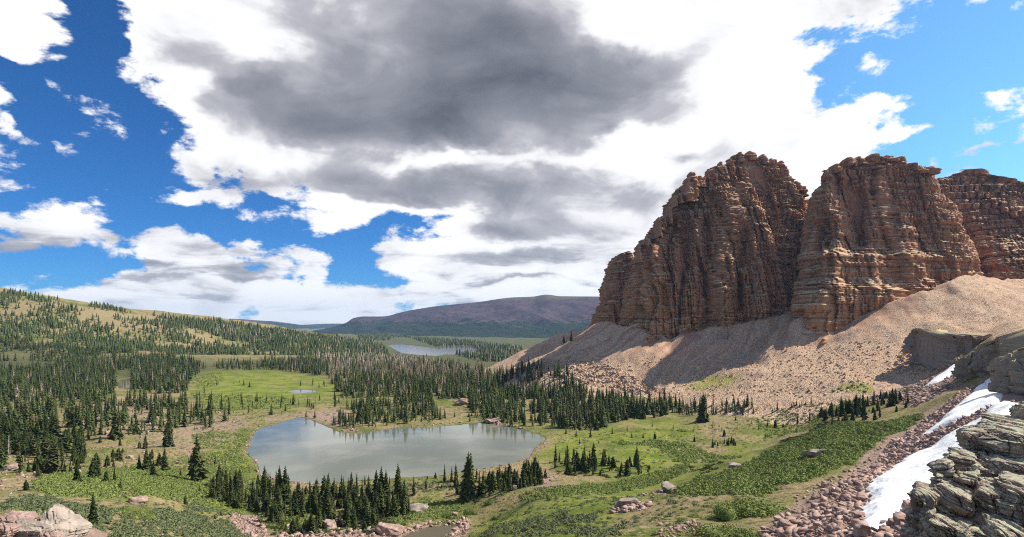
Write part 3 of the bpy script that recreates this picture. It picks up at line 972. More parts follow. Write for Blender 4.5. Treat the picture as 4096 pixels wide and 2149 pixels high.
def ledge(pts, depth, seed, **kw):
    """pts: (u, v_top, v_bottom, y) along a cliff band -> a low wall following them"""
    W3 = [(*unproj(u, vt, y)[:2], (HV - vt) / F * y, (HV - vb) / F * y - 14) for u, vt, vb, y in pts]
    W3 = np.array(W3)
    seg = np.concatenate([[0], np.cumsum(np.hypot(*np.diff(W3[:, :2], axis=0).T))])
    L = seg[-1]
    nz = 8
    V, Q, T = loft(np.linspace(0, 15, 30), np.zeros(30), np.full(30, L), np.linspace(0, 2, 30), np.full(30, depth), seed, dz=.16, ncol=kw.pop('ncol', 360), bench=4, sq=7, front=.8, massive=lambda z: .6 + 0 * z, **kw)
    s = np.clip(V[:, 0], 0, L)
    cx, cy = np.interp(s, seg, W3[:, 0]), np.interp(s, seg, W3[:, 1])
    zt, zb = np.interp(s, seg, W3[:, 2]), np.interp(s, seg, W3[:, 3])
    tx, ty = np.gradient(W3[:, 0], seg), np.gradient(W3[:, 1], seg)
    tx, ty = np.interp(s, seg, tx), np.interp(s, seg, ty)
    ln = np.hypot(tx, ty)
    tx, ty = tx / ln, ty / ln
    off, over = V[:, 1], V[:, 0] - s
    hz = zt - 0 - (15 - V[:, 2]) * (zt - zb) / 15
    hz += fbm2(s / 6, off / 6, 3, seed + 20) * 1.6 * sstep(V[:, 2], 7, 15)
    hz += ((hash2(np.floor(s / 4.3), np.floor(off / 6.1), seed) - .5) * 2.6 + (hash2(np.floor(s / 1.7), np.floor(off / 2.3), seed + 1) - .5) * 1.1) * sstep(V[:, 2], 5, 13)
    return np.stack([cx - ty * off + tx * over, cy + tx * off + ty * over, hz], -1), Q, T


c1 = ledge([(901, 334, 348, 392), (914, 330, 349, 384), (930, 334, 352, 372), (950, 337, 352, 362), (972, 335, 354, 350)], 26, 401, flute=.5, joint=3.5, strata=1.0)
c2 = ledge([(956, 354, 368, 266), (974, 346, 376, 246), (995, 338, 385, 228), (1012, 333, 392, 212), (1040, 326, 404, 190), (1120, 318, 412, 170), (1260, 300, 420, 150)], 30, 402, flute=.45, joint=3.5, ncol=620, strata=1.0)
c3 = ledge([(1006, 353, 400, 186), (1018, 347, 406, 172), (1042, 340, 414, 160), (1100, 326, 420, 140)], 20, 403, flute=.4, joint=3, strata=1.0)
V, Q, T = join([c1])
tag(mesh_np('cliff', V, Q, DARKR, False, T=T), kind='structure')
V, Q, T = join([c2, c3])
tag(mesh_np('cliff', V, Q, DARKR, False, T=T), kind='structure')

# ------------------------------------------------------------------ distant ranges
def range_mesh(name, pts, depth, zfoot, seed, mat, gully=60.0, n=420, m_=90):
    """pts: (u, v_crest, y) along a ridge; falls toward the viewer by `depth`"""
    pts = np.array(pts, float)
    u = np.linspace(pts[0, 0], pts[-1, 0], n)
    v, y = pchip(pts[:, 0], pts[:, 1], u), pchip(pts[:, 0], pts[:, 2], u)
    cx, cz = (u - 512) / F * y, (HV - v) / F * y
    tt = np.concatenate([np.linspace(0, 1, m_), [1.3]])
    R = []
    for k, s in enumerate(tt):
        yy = y - depth * (1 - s) if s <= 1 else y + depth * .8
        xx = (u - 512) / F * y * (1 - 0.12 * (1 - min(s, 1)))
        g = fbm2(xx / 420 + s * 1.5, s * 2.0 + 0 * xx, 4, seed)
        shape = (s ** 1.5 if s <= .86 else .798 + (s - .86) / .14 * .202) if s <= 1 else .2
        zz = zfoot + (cz - zfoot) * shape + np.abs(g) * gully * math.sin(math.pi * min(s, 1)) * -1 + (fbm2(xx / 90, yy / 90, 3, seed + 5) * 8 * (s < 1))
        R.append(np.stack([xx, yy, zz], -1))
    V = np.concatenate(R)
    return tag(mesh_np(name, V, grid_quads(len(tt), n), mat, True), kind='structure')


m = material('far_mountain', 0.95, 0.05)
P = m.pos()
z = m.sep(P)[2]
c = m.mix(m.ss(m.noise(P, .004, 6, .6), .4, .62), (0.066, 0.044, 0.062), (0.098, 0.064, 0.078))  # rock tones darkened to stand in for cloud shadow on the range
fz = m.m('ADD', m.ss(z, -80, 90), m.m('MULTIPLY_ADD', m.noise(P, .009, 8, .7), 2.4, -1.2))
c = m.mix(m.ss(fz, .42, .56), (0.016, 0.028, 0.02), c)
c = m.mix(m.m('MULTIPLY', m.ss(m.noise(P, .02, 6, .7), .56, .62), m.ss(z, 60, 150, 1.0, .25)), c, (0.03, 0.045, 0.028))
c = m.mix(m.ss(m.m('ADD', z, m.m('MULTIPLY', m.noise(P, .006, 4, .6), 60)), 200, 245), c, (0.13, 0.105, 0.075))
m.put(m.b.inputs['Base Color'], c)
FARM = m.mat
MQ = lambda L: [(x * K, y * K, d) for x, y, d in L]
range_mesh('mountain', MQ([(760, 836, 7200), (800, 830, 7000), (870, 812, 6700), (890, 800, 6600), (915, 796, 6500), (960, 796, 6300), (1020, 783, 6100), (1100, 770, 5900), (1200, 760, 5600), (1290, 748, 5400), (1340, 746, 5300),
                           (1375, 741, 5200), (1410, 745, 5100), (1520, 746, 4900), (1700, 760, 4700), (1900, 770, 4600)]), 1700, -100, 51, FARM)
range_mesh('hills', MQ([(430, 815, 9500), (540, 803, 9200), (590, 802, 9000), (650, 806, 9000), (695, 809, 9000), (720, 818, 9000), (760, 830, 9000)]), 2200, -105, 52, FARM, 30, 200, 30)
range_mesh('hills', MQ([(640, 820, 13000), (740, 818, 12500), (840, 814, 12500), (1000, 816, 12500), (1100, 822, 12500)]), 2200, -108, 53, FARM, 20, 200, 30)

#@VEG
# ------------------------------------------------------------------ foliage materials
def foliage(name, a, b, c, rough=0.85, sc=.16):
    m = material(name, rough, 0.15)
    P = m.pos()
    col = m.mix(m.ss(m.noise(P, sc, 3, .6), .35, .65), a, b)
    col = m.mix(m.m('MULTIPLY', m.ss(m.noise(P, 2.2, 3, .7), .5, .72), .8), col, c)
    oi = m.node('ShaderNodeObjectInfo').outputs['Random']
    tn = m.m('FRACT', m.m('ADD', m.attr('tint'), oi))
    col = m.mix(m.m('MULTIPLY', tn, .9), col, c)
    col = m.mix(m.ss(tn, .86, 1.0), col, (0.09, 0.085, 0.035))
    col = m.mix(m.attr('dead'), col, m.mix(m.noise(P, .4, 3, .6), (0.27, 0.195, 0.145), (0.48, 0.375, 0.295)))
    m.put(m.b.inputs['Base Color'], col)
    return m.mat


NEEDLE = foliage('conifer_needles', (0.022, 0.038, 0.013), (0.048, 0.07, 0.02), (0.115, 0.14, 0.045))
WILLOW = foliage('willow_leaves', (0.045, 0.08, 0.018), (0.12, 0.168, 0.034), (0.22, 0.26, 0.075), sc=.1)
SAGE = foliage('grey_willow_leaves', (0.075, 0.115, 0.05), (0.11, 0.155, 0.065), (0.18, 0.225, 0.11), sc=.2)
m = material('bark', 0.9, 0.1)
m.put(m.b.inputs['Base Color'], m.mix(m.noise(m.pos(), 3, 4, .6), (0.09, 0.07, 0.055), (0.17, 0.14, 0.115)))
BARK = m.mat
m = material('bleached_wood', 0.85, 0.15)
m.put(m.b.inputs['Base Color'], m.mix(m.noise(m.pos(), 2.5, 4, .6), (0.3, 0.27, 0.24), (0.6, 0.56, 0.5)))
SNAGW = m.mat


def kites(B, Dr, L, w, droop, vert=0.0):
    """arrays of branch bases, directions, lengths, half widths -> drooping kite quads"""
    n = len(L)
    side = np.stack([-Dr[:, 1], Dr[:, 0], np.zeros(n)], -1)
    up = np.array([[0, 0, 1.0]])
    s = side * (1 - vert) + up * vert
    mid = B + Dr * (L * .5)[:, None] - up * (droop * .35 * L)[:, None]
    tip = B + Dr * L[:, None] - up * (droop * L)[:, None]
    V = np.stack([B, mid + s * w[:, None], tip, mid - s * w[:, None]], 1)
    return V.reshape(-1, 3)


def conifer(seed, whorls, nb, R, two=True, bare=0.05, gap=.08, shape=.8, clump=0.0):
    r = np.random.default_rng(seed)
    B, Dr, L, dr = [], [], [], []
    for i in range(whorls):
        t = bare + (0.985 - bare) * (i + .3 * r.random()) / whorls
        rad = R * (max(1 - t, .0) ** shape) * (.72 + .5 * r.random()) + .006
        if t < .16:
            rad *= .75 + 1.6 * t
        n = max(3, int(nb * (1 - .45 * t)))
        a0 = r.random() * 6.3
        for k in range(n):
            if r.random() < gap:
                continue
            a = a0 + k * 6.283 / n + r.normal() * .25
            B.append((0, 0, t + r.normal() * .008))
            Dr.append((math.cos(a), math.sin(a), 0))
            L.append(rad * (.65 + .55 * r.random() + clump * (math.sin(a * 2 + i * .7) * .3)))
            dr.append(.25 + .35 * (1 - t) + r.normal() * .08)
    B, Dr, L, dr = map(np.array, (B, Dr, L, dr))
    V = [kites(B, Dr, L, L * .34 + .004, dr)]
    if two:
        V.append(kites(B, Dr, L * .92, L * .26 + .004, dr * 1.15, 1.0))
    V = np.vstack(V)
    Q = np.arange(len(V)).reshape(-1, 4)
    # inner mass of shaded twigs and the leader
    k = 7
    a = np.arange(k) * 6.283 / k
    zc = np.array([bare + .02, .3, .6, .9])
    rc = R * .42 * np.array([.8, .72, .45, .1])
    core = np.stack([np.cos(a)[None] * rc[:, None], np.sin(a)[None] * rc[:, None], np.repeat(zc[:, None], k, 1)], -1).reshape(-1, 3)
    Q = np.vstack([Q, grid_quads(4, k, True) + len(V)])
    V = np.vstack([V, core])
    ld = np.array([(-.006, 0, .9), (.006, 0, .9), (.0015, 0, 1.0), (-.0015, 0, 1.0), (0, -.006, .9), (0, .006, .9), (0, .0015, 1.0), (0, -.0015, 1.0)])
    Q = np.vstack([Q, np.arange(8).reshape(2, 4) + len(V)])
    V = np.vstack([V, ld])
    return V, Q


def post(h, r0, r1, k=6, bend=0.0, seed=0):
    zz = np.linspace(-.03, h, 6)
    a = np.arange(k) * 6.283 / k
    rr = np.linspace(r0, r1, 6)
    o = bend * zz ** 2
    V = np.stack([np.cos(a)[None] * rr[:, None] + o[:, None], np.sin(a)[None] * rr[:, None], np.repeat(zz[:, None], k, 1)], -1).reshape(-1, 3)
    return V, grid_quads(6, k, True)


def snag(seed):
    r = np.random.default_rng(seed)
    V, Q = post(1.0, .02, .004, 6, r.normal() * .05)
    Vs, Qs = [V], [Q]
    n = len(V)
    for i in range(26):
        t = .15 + .8 * r.random()
        a = r.random() * 6.3
        L = (.05 + .14 * (1 - t)) * (.4 + .9 * r.random())
        d = np.array([math.cos(a), math.sin(a), r.normal() * .3 - .1])
        p0, p1 = np.array([0, 0, t]), np.array([0, 0, t]) + d * L
        w = .0045
        s = np.array([-d[1], d[0], 0]) * w
        u = np.array([0, 0, w])
        Vs.append(np.array([p0 + s, p0 - s, p0 + u, p1 + s * .3, p1 - s * .3, p1 + u * .3]))
        Qs.append(np.array([(0, 1, 4, 3), (1, 2, 5, 4), (2, 0, 3, 5)]) + n)
        n += 6
    return np.vstack(Vs), np.vstack(Qs)


def cone_tree(seed):
    """far tree: three ragged skirts"""
    r = np.random.default_rng(seed)
    V, Q = [], []
    n = 0
    for z0, z1, rad in ((.04, .5, .19), (.28, .75, .14), (.52, 1.0, .09)):
        k = 8
        a = np.arange(k) * 6.283 / k + r.random()
        rr = rad * (.65 + .6 * r.random(k))
        ring = np.stack([np.cos(a) * rr, np.sin(a) * rr, z0 + .08 * r.random(k)], -1)
        top = np.stack([np.cos(a) * .012, np.sin(a) * .012, np.full(k, z1)], -1)
        V += [ring, top]
        Q.append(grid_quads(2, k, True) + n)
        n += 2 * k
    return np.vstack(V), np.vstack(Q)


NEAR = [conifer(1, 30, 8, .15, gap=.05), conifer(2, 28, 9, .19), conifer(3, 26, 7, .125, gap=.22), conifer(4, 24, 10, .235, shape=.7),
        conifer(5, 30, 8, .165, clump=.9, gap=.26), conifer(6, 22, 9, .29, shape=.62), conifer(7, 32, 7, .105, gap=.1)]
MID = [conifer(11, 15, 6, .15, False), conifer(12, 14, 6, .2, False), conifer(13, 16, 5, .12, False), conifer(14, 13, 6, .24, False, shape=.7)]
FAR = [cone_tree(s) for s in range(4)]
SNAG = [snag(s) for s in range(4)]
TRUNK = [post(.9, .02, .005, 6, .0)]


def replicate(var, pos, sc, rot, rng, extra=None, zs=None):
    """joined copies: pos (m,3), sc (m,), rot (m,)"""
    V, Q = var
    m_ = len(pos)
    c, s = np.cos(rot)[:, None], np.sin(rot)[:, None]
    sz = sc if zs is None else zs
    X = (V[None, :, 0] * c - V[None, :, 1] * s) * sc[:, None] + pos[:, 0:1]
    Y = (V[None, :, 0] * s + V[None, :, 1] * c) * sc[:, None] + pos[:, 1:2]
    Z = V[None, :, 2] * sz[:, None] + pos[:, 2:3]
    VV = np.stack([X, Y, Z], -1).reshape(-1, 3)
    QQ = (Q[None] + (np.arange(m_) * len(V))[:, None, None]).reshape(-1, Q.shape[1])
    return VV, QQ, (None if extra is None else np.repeat(extra, len(V)))


# ------------------------------------------------------------------ scattering on the ground
RNG = np.random.default_rng(2024)


def wpoly(poly):
    p = hit([x * K for x, y in poly], [y * K for x, y in poly])
    return [(a, b) for a, b, c in p if not math.isnan(a)]


LAKEP = [LAKES[k][0] for k in LAKES]


def scatter(poly, n, gap, clumpy=0.0, cs=20.0, lake=1.0):
    P = wpoly(poly)
    px, py = np.array(P).T
    X = RNG.uniform(px.min(), px.max(), n * 12)
    Y = RNG.uniform(py.min(), py.max(), n * 12)
    k = inpoly(X, Y, P)
    if clumpy:
        k &= fbm2(X / cs, Y / cs, 3, 77) > (clumpy - 1) * .6 + RNG.normal(0, .12, len(X))
    for lp in LAKEP:
        k &= ~(inpoly(X, Y, lp) | (polydist(X, Y, lp) < lake))
    X, Y = X[k], Y[k]
    out, cells = [], {}
    for x, y in zip(X, Y):
        c = (int(x // gap), int(y // gap))
        if any((x - a) ** 2 + (y - b) ** 2 < gap * gap for i in (-1, 0, 1) for j in (-1, 0, 1) for a, b in cells.get((c[0] + i, c[1] + j), ())):
            continue
        cells.setdefault(c, []).append((x, y))
        out.append((x, y))
        if len(out) >= n:
            break
    if not out:
        return np.zeros((0, 3))
    o = np.array(out)
    return np.column_stack([o, tz_at(o[:, 0], o[:, 1])])


# every tree: x, y, z, height, kind of crown, dead share, clump name
TREES = []
CLUMPS = {
    'shore': ([(535, 1222), (640, 1215), (700, 1232), (860, 1240), (960, 1250), (1020, 1262), (1030, 1296), (935, 1330), (880, 1342), (700, 1342), (665, 1290), (570, 1278), (530, 1255)], 310, 1.0, 2.5, 9, 'clump between the lake and lower pond', 0.45),
    'eastshore': ([(1130, 1222), (1200, 1212), (1300, 1200), (1380, 1195), (1370, 1220), (1290, 1235), (1210, 1255), (1150, 1268)], 90, 1.1, 2.5, 8.5, 'right end of the near shore', 0.7),
    'island': ([(1375, 1160), (1450, 1158), (1560, 1165), (1630, 1170), (1640, 1190), (1560, 1205), (1400, 1190)], 60, 1.4, 2.5, 8, 'meadow clump right of the lake', .2),
    'point': ([(835, 1067), (850, 1050), (920, 1045), (985, 1062), (975, 1076), (860, 1081)], 80, 1.4, 4, 9, 'clump on the far shore point', .1),
    'beyond': ([(865, 1025), (1000, 1005), (1080, 1003), (1110, 1060), (1010, 1066), (900, 1050)], 280, 1.8, 3.5, 12, '', 0.5),
    'beyond2': ([(1180, 1003), (1320, 1013), (1320, 1072), (1240, 1060), (1180, 1050)], 190, 2.2, 4, 13, '', 0.4),
    'belt': ([(1330, 990), (1500, 1003), (1700, 1020), (1720, 1042), (1560, 1062), (1480, 1088), (1420, 1083), (1330, 1058)], 560, 1.6, 4, 15, '', 0.5),
    'belt2': ([(1700, 1022), (1870, 1017), (1905, 1032), (1720, 1047)], 70, 1.8, 4, 9, '', 0),
    'wood': ([(830, 962), (1000, 952), (1250, 950), (1500, 990), (1330, 1005), (1150, 1003), (1000, 997), (860, 1003)], 1600, 2.0, 5, 14, '', 0.55),
    'greywood': ([(800, 900), (1000, 893), (1260, 935), (1290, 955), (830, 958)], 2200, 3.0, 10, 13.5, '', 0),
    'west': ([(0, 935), (200, 912), (480, 905), (520, 928), (480, 952), (470, 992), (330, 988), (250, 1003), (-60, 1015), (-160, 940)], 3000, 2.2, 6, 15, '', 0.3),
    'west2': ([(-40, 1010), (250, 1005), (420, 1010), (600, 1035), (560, 1075), (300, 1095), (-40, 1130)], 600, 1.6, 3, 14, '', 0.55),
    'west3': ([(-30, 1090), (60, 1100), (210, 1090), (215, 1175), (140, 1195), (-30, 1190)], 150, 1.2, 2.5, 11, 'thick clump by the far left edge', .2),
    'strip': ([(520, 922), (800, 905), (830, 930), (800, 945), (700, 930), (560, 930)], 700, 2.6, 6, 14, '', 0.5),
    'hill': ([(-200, 710), (0, 736), (120, 752), (380, 790), (560, 830), (850, 872), (830, 902), (480, 893), (0, 908), (-200, 930)], 3600, 3.4, 6, 14, '', 0.92),
    'lowhill': ([(-60, 800), (120, 835), (300, 862), (480, 882), (430, 907), (-60, 918)], 1100, 3.4, 6, 14, '', .6),
    'ridge': ([(400, 800), (560, 812), (800, 845), (960, 872), (980, 897), (820, 897), (560, 850)], 3000, 4.0, 10, 17, '', 0.4),
    'basin': ([(905, 858), (1000, 848), (1180, 861), (1240, 870), (1310, 878), (1450, 852), (1400, 842), (1000, 838), (900, 846)], 4500, 6.5, 13, 19, '', .15),
    'basin2': ([(990, 893), (1100, 897), (1200, 897), (1260, 915), (1230, 925), (1050, 905)], 25, 5, 5, 8, '', .1),
    'krumm': ([(2065, 1052), (2130, 1012), (2230, 1002), (2330, 1022), (2230, 1050), (2100, 1078)], 110, 1.1, 3, 7.5, 'clump heading the willow slope', .2),
    'row': ([(1788, 1116), (1856, 1112), (1858, 1122), (1792, 1126)], 18, 1.0, 2.5, 4.5, 'short meadow row below the slope', 0),
    'talusfoot': ([(1730, 1040), (1880, 1030), (2060, 1010), (2080, 1016), (1900, 1045)], 40, 2, 2.5, 5.5, '', .5),
}
for nm, (poly, n, gap, h0, h1, phrase, cl) in CLUMPS.items():
    for x, y, z in scatter(poly, n, gap, cl, 60 if nm in ('hill', 'ridge', 'lowhill') else 16, 1.5):
        h = h0 * .75 + (h1 * 1.05 - h0 * .75) * RNG.random() ** 1.7
        dead = 0.0
        u_, v_ = proj(x, y, z)
        if nm == 'west' and 117 < u_ < 131 and 370 < v_ < 402:
            continue
        if nm == 'greywood':
            dead = float(RNG.random() < .58)
        elif nm in ('basin', 'wood', 'ridge', 'strip'):
            dead = float(RNG.random() < .14)
        elif nm == 'west':
            dead = float(RNG.random() < .07)
        TREES.append([x, y, z, h, RNG.integers(0, 7), dead, nm])
# scattered singles
for poly, n, h0, h1 in (([(0, 1190), (400, 1130), (640, 1100), (640, 1200), (480, 1260), (200, 1240)], 30, 2.5, 7), ([(1400, 1080), (1900, 1040), (2000, 1060), (1700, 1120), (1420, 1120)], 24, 2, 5),
                        ([(480, 960), (860, 960), (860, 1020), (500, 1025)], 26, 3, 7), ([(560, 1010), (860, 1005), (860, 1060), (640, 1050)], 34, 4, 9), ([(860, 1060), (1400, 1040), (1400, 1075), (1100, 1070)], 26, 3, 8),
                        ([(640, 1225), (1130, 1215), (1140, 1235), (700, 1240)], 14, 2, 5)):
    for x, y, z in scatter(poly, n, 4, 0, 20, 2):
        TREES.append([x, y, z, h0 + (h1 - h0) * RNG.random() ** 1.6, RNG.integers(0, 7), 0.0, 'single'])

HERO = []                                        # (base x, base y, top y) in photograph pixels, crown, what it stands by
zl_ = lambda x, yb, yt: (x * .3018, yb * .3018 + 943.3, yt * .3018 + 943.3)
zn_ = lambda x, yb, yt: (x * .24414 + 566, yb * .24414 + 1100.6, yt * .24414 + 1100.6)
zb_ = lambda x, yb, yt: (x * .48805 + 754.7, yb * .48805 + 691.8, yt * .48805 + 691.8)
zc_ = lambda x, yb, yt: (x * .4879 + 1446.4, yb * .4879 + 691.8, yt * .4879 + 691.8)
for fn, L in ((zl_, [(775, 1250, 985, 1, 'lone dark spruce rising from grey willows by the bottom left slabs'),
                     (1215, 800, 612, 1, 'tallest of the three spruces above the dark willow thicket'), (1162, 795, 655, 0, 'left spruce of the three above the dark willow thicket'), (1248, 792, 640, 0, 'right spruce of the three above the dark willow thicket'),
                     (1375, 800, 603, 1, 'single full spruce on bare grass right of the three spruces'), (1640, 880, 490, 4, 'tall ragged spruce nearest the left end of the lake'), (1592, 800, 650, 0, 'slim spruce beside the tall ragged one left of the lake'),
                     (1615, 790, 600, 1, 'full spruce behind the tall ragged one left of the lake'), (805, 755, 645, 5, 'small broad spruce on a pink bare patch left of the path'), (945, 780, 690, 0, 'small spruce standing in the edge of the dark willows'),
                     (940, 690, 612, 5, 'small spruce in a low bush left of the trail'), (1212, 612, 490, 1, 'spruce in low bushes just below the trail'), (1160, 612, 552, 5, 'squat spruce in low bushes below the trail'), (1020, 650, 605, 5, 'tiny round spruce on open grass below the trail'),
                     (1000, 590, 530, 5, 'little spruce touching the trail'), (835, 565, 505, 5, 'little spruce by pale stones at the left end of the trail'), (452, 530, 340, 3, 'broad dark spruce above the thick left clump'),
                     (590, 430, 262, 1, 'left spruce of a tall pair beside the pink bare ground'), (637, 425, 242, 1, 'right spruce of a tall pair beside the pink bare ground'), (180, 440, 238, 3, 'broad tall spruce near the two white snags'),
                     (410, 350, 182, 3, 'broadest dark spruce clump at the upper left forest edge'), (970, 530, 272, 3, 'very broad tall spruce in the middle of the pink ground'), (732, 440, 280, 1, 'pointed spruce at the left end of the grey scrub'),
                     (1140, 490, 312, 4, 'thin ragged spruce right of the very broad one'), (1392, 592, 400, 1, 'left spruce of a close pair at the right end of the trail'), (1420, 592, 402, 0, 'right spruce of a close pair at the right end of the trail'),
                     (1265, 390, 242, 3, 'broad spruce on pale rubble left of the meadow'), (218, 960, 870, 5, 'small spruce on the dry knoll left of the dark thicket'), (1545, 1080, 1000, 5, 'small spruce in green willows below the grassy hollow')]),
              (zn_, [(615, 640, 295, 1, 'tallest spruce at the left end of the near lake shore'), (575, 640, 345, 0, 'spruce just left of the tallest on the near shore'), (533, 640, 332, 2, 'thin spruce at the left of the near shore trio'), (655, 640, 385, 2, 'thin spruce right of the tallest on the near shore'),
                     (1555, 620, 335, 1, 'left spruce of the close group at the middle of the near shore'), (1610, 600, 300, 1, 'tallest spruce of the close group at the middle of near shore'), (1662, 600, 335, 0, 'right spruce of the close group at the middle of near shore'),
                     (1790, 570, 268, 1, 'lone full spruce standing clear against the lake'), (1945, 590, 390, 2, 'thin brownish spruce right of the lone full one'), (2490, 640, 158, 1, 'tallest spruce at the right end of the near shore'), (2525, 640, 160, 0, 'twin of the tallest spruce at the right end of near shore'),
                     (1125, 610, 400, 2, 'thin spruce standing apart on the green near shore'), (1018, 560, 455, 5, 'short spruce by shore stones at the lake edge'), (2168, 420, 358, 5, 'little round spruce at the waterline of the near shore'), (2085, 430, 392, 5, 'tiny spruce at the waterline left of the little round one'),
                     (180, 550, 415, 2, 'thin dark spruce left of the near shore trio'), (2262, 460, 268, 6, 'sparse spindly spruce at the waterline'), (2335, 460, 292, 6, 'second sparse spindly spruce at the waterline'), (2230, 525, 480, 5, 'small round spruce on bare ground by the near shore')]),
              (zc_, [(95, 970, 862, 1, 'pointed spruce at the left of the meadow clump'), (155, 960, 890, 0, 'slim spruce in the middle of the meadow clump'), (318, 990, 878, 1, 'tall spruce at the right end of the meadow clump'), (272, 1030, 945, 5, 'squat spruce at the front of the meadow clump'),
                     (660, 755, 612, 3, 'big broad spruce below the pale talus'), (620, 700, 640, 0, 'slim spruce just left of the big broad one'), (1033, 790, 742, 5, 'small broad spruce on the willow flat'), (1148, 765, 720, 0, 'slim spruce on the green flat below the slope'), (1210, 750, 705, 0, 'second slim spruce on the green flat below the slope'),
                     (1253, 745, 722, 5, 'tiny spruce right of the two slim ones on the flat'), (1073, 785, 762, 5, 'tiny spruce right of the small broad one on the flat'), (445, 728, 685, 5, 'small spruce on dry grass below the tree belt'), (330, 735, 655, 3, 'broad dark spruce at the edge of the tree belt'),
                     (355, 740, 695, 5, 'small spruce beside the broad dark one at the belt edge'), (616, 860, 832, 5, 'small round spruce in the meadow near the short row'), (110, 800, 730, 1, 'spruce at the right end of the far shore scrub'), (408, 735, 705, 5, 'tiny spruce on dry grass left of the small one')])):
    for x, yb, yt, cr, lab in L:
        qx, qb, qt = fn(x, yb, yt)
        p = hit([qx * K], [qb * K])[0]
        if math.isnan(p[0]):
            continue
        HERO.append([p[0], p[1], p[2], (qb - qt) * K / F * p[1] * 1.04, cr, 0.0, lab])
hx = np.array([(h[0], h[1]) for h in HERO])
TREES = [t_ for t_ in TREES if np.min((hx[:, 0] - t_[0]) ** 2 + (hx[:, 1] - t_[1]) ** 2) > 1.2]
T_ = np.array([(a[0], a[1], a[3]) for a in TREES])
inv = (np.abs(T_[:, 0] / T_[:, 1]) < .86)
size = T_[:, 2] / T_[:, 1] * inv
phr = np.array([bool(CLUMPS[t_[6]][5]) if t_[6] in CLUMPS else False for t_ in TREES])
alive = np.array([t_[5] < .5 for t_ in TREES])
order = np.argsort(-(size * alive * np.where(phr, 1.0, .0)))
n_ind = 290 - len(HERO)
IND = set(order[:n_ind].tolist())

ONES = 'zeroth first second third fourth fifth sixth seventh eighth ninth tenth eleventh twelfth thirteenth fourteenth fifteenth sixteenth seventeenth eighteenth nineteenth twentieth'.split()
CROWN_WORD = ['slim dark spruce', 'full dark spruce', 'thin pointed spruce', 'broad dark spruce', 'ragged gappy spruce', 'squat bushy spruce', 'needle-thin spruce']


def put_tree(x, y, z, h, cr, label, group=None, protos={}):
    root = bpy.data.objects.new('conifer_tree', None)
    COL.objects.link(root)
    root.empty_display_size = .5
    root.location = (x, y, z - .05)
    root.rotation_euler = (RNG.normal(0, .02), RNG.normal(0, .02), RNG.random() * 6.28)
    wob = 1.0 + .35 * RNG.random()
    root.scale = (h * wob, h * wob, h)
    tag(root, label, 'conifer', group or 'conifers around the lake')
    if cr not in protos:
        a = mesh_np('crown', *NEAR[cr], NEEDLE, link=False)
        b = mesh_np('trunk', *TRUNK[0], BARK, link=False)
        protos[cr] = (a, b)
    for p in protos[cr]:
        c = p.copy()
        COL.objects.link(c)
        c.parent = root


for h in HERO:
    put_tree(h[0], h[1], h[2], h[3], int(h[4]), h[6])
ROWN = ['front', 'second', 'third', 'fourth', 'fifth', 'sixth', 'seventh', 'eighth', 'ninth', 'tenth']
for nm, c in CLUMPS.items():
    mem = [i for i in IND if TREES[i][6] == nm]
    if not mem:
        continue
    mem.sort(key=lambda i: TREES[i][1])
    for r0 in range(0, len(mem), 15):
        row = sorted(mem[r0:r0 + 15], key=lambda i: TREES[i][0] / TREES[i][1])
        for k, i in enumerate(row):
            t_ = TREES[i]
            put_tree(t_[0], t_[1], t_[2], t_[3], int(t_[4]), f'{CROWN_WORD[int(t_[4])]}, {ONES[k + 1]} from left in {ROWN[r0 // 15]} row, {c[5]}')
rest = [t_ for i, t_ in enumerate(TREES) if i not in IND]
Vs, Qs, As, Ts_, n = [], [], [], [], 0
R_ = np.array([t_[:6] for t_ in rest], float)
dist = R_[:, 1]
R_ = np.vstack([R_, R_[:0]])
for lo, hi, vs in ((0, 330, NEAR), (330, 1000, MID), (1000, 1e9, FAR), (-1, 1000, SNAG)):
    s1 = (dist >= lo) & (dist < hi)
    for k, var in enumerate(vs):
        s2 = s1 & (R_[:, 4].astype(int) % len(vs) == k)
        bare = (R_[:, 5] > .5) & (R_[:, 4] > 4.5) & (hi < 1e4)
        s2 &= ~bare
        if vs is SNAG:
            s2 = (R_[:, 5] > .5) & (R_[:, 4] > 4.5) & (dist < 1000) & (np.arange(len(R_)) % 4 == k)
        if not s2.any():
            continue
        q = R_[s2]
        wd = q[:, 3] * RNG.uniform(1.0, 1.5, len(q)) * np.where(q[:, 5] > .5, .75, 1.0)
        v_, q_, a_ = replicate(var, q[:, :3], wd, RNG.random(len(q)) * 6.28, RNG, q[:, 5] * .85, q[:, 3])
        Vs.append(v_)
        Qs.append(q_ + n)
        As.append(a_)
        Ts_.append(np.repeat(RNG.random(len(q)), len(var[0])))
        n += len(v_)
fo = mesh_np('conifer_forest', np.vstack(Vs), np.vstack(Qs), NEEDLE, False, dict(dead=np.concatenate(As), tint=np.concatenate(Ts_)))
tag(fo, 'mass of dark spruces with grey dead ones on the valley floor and hillside', kind='stuff')
print('forest', len(rest), n, 'individual', len(IND) + len(HERO))

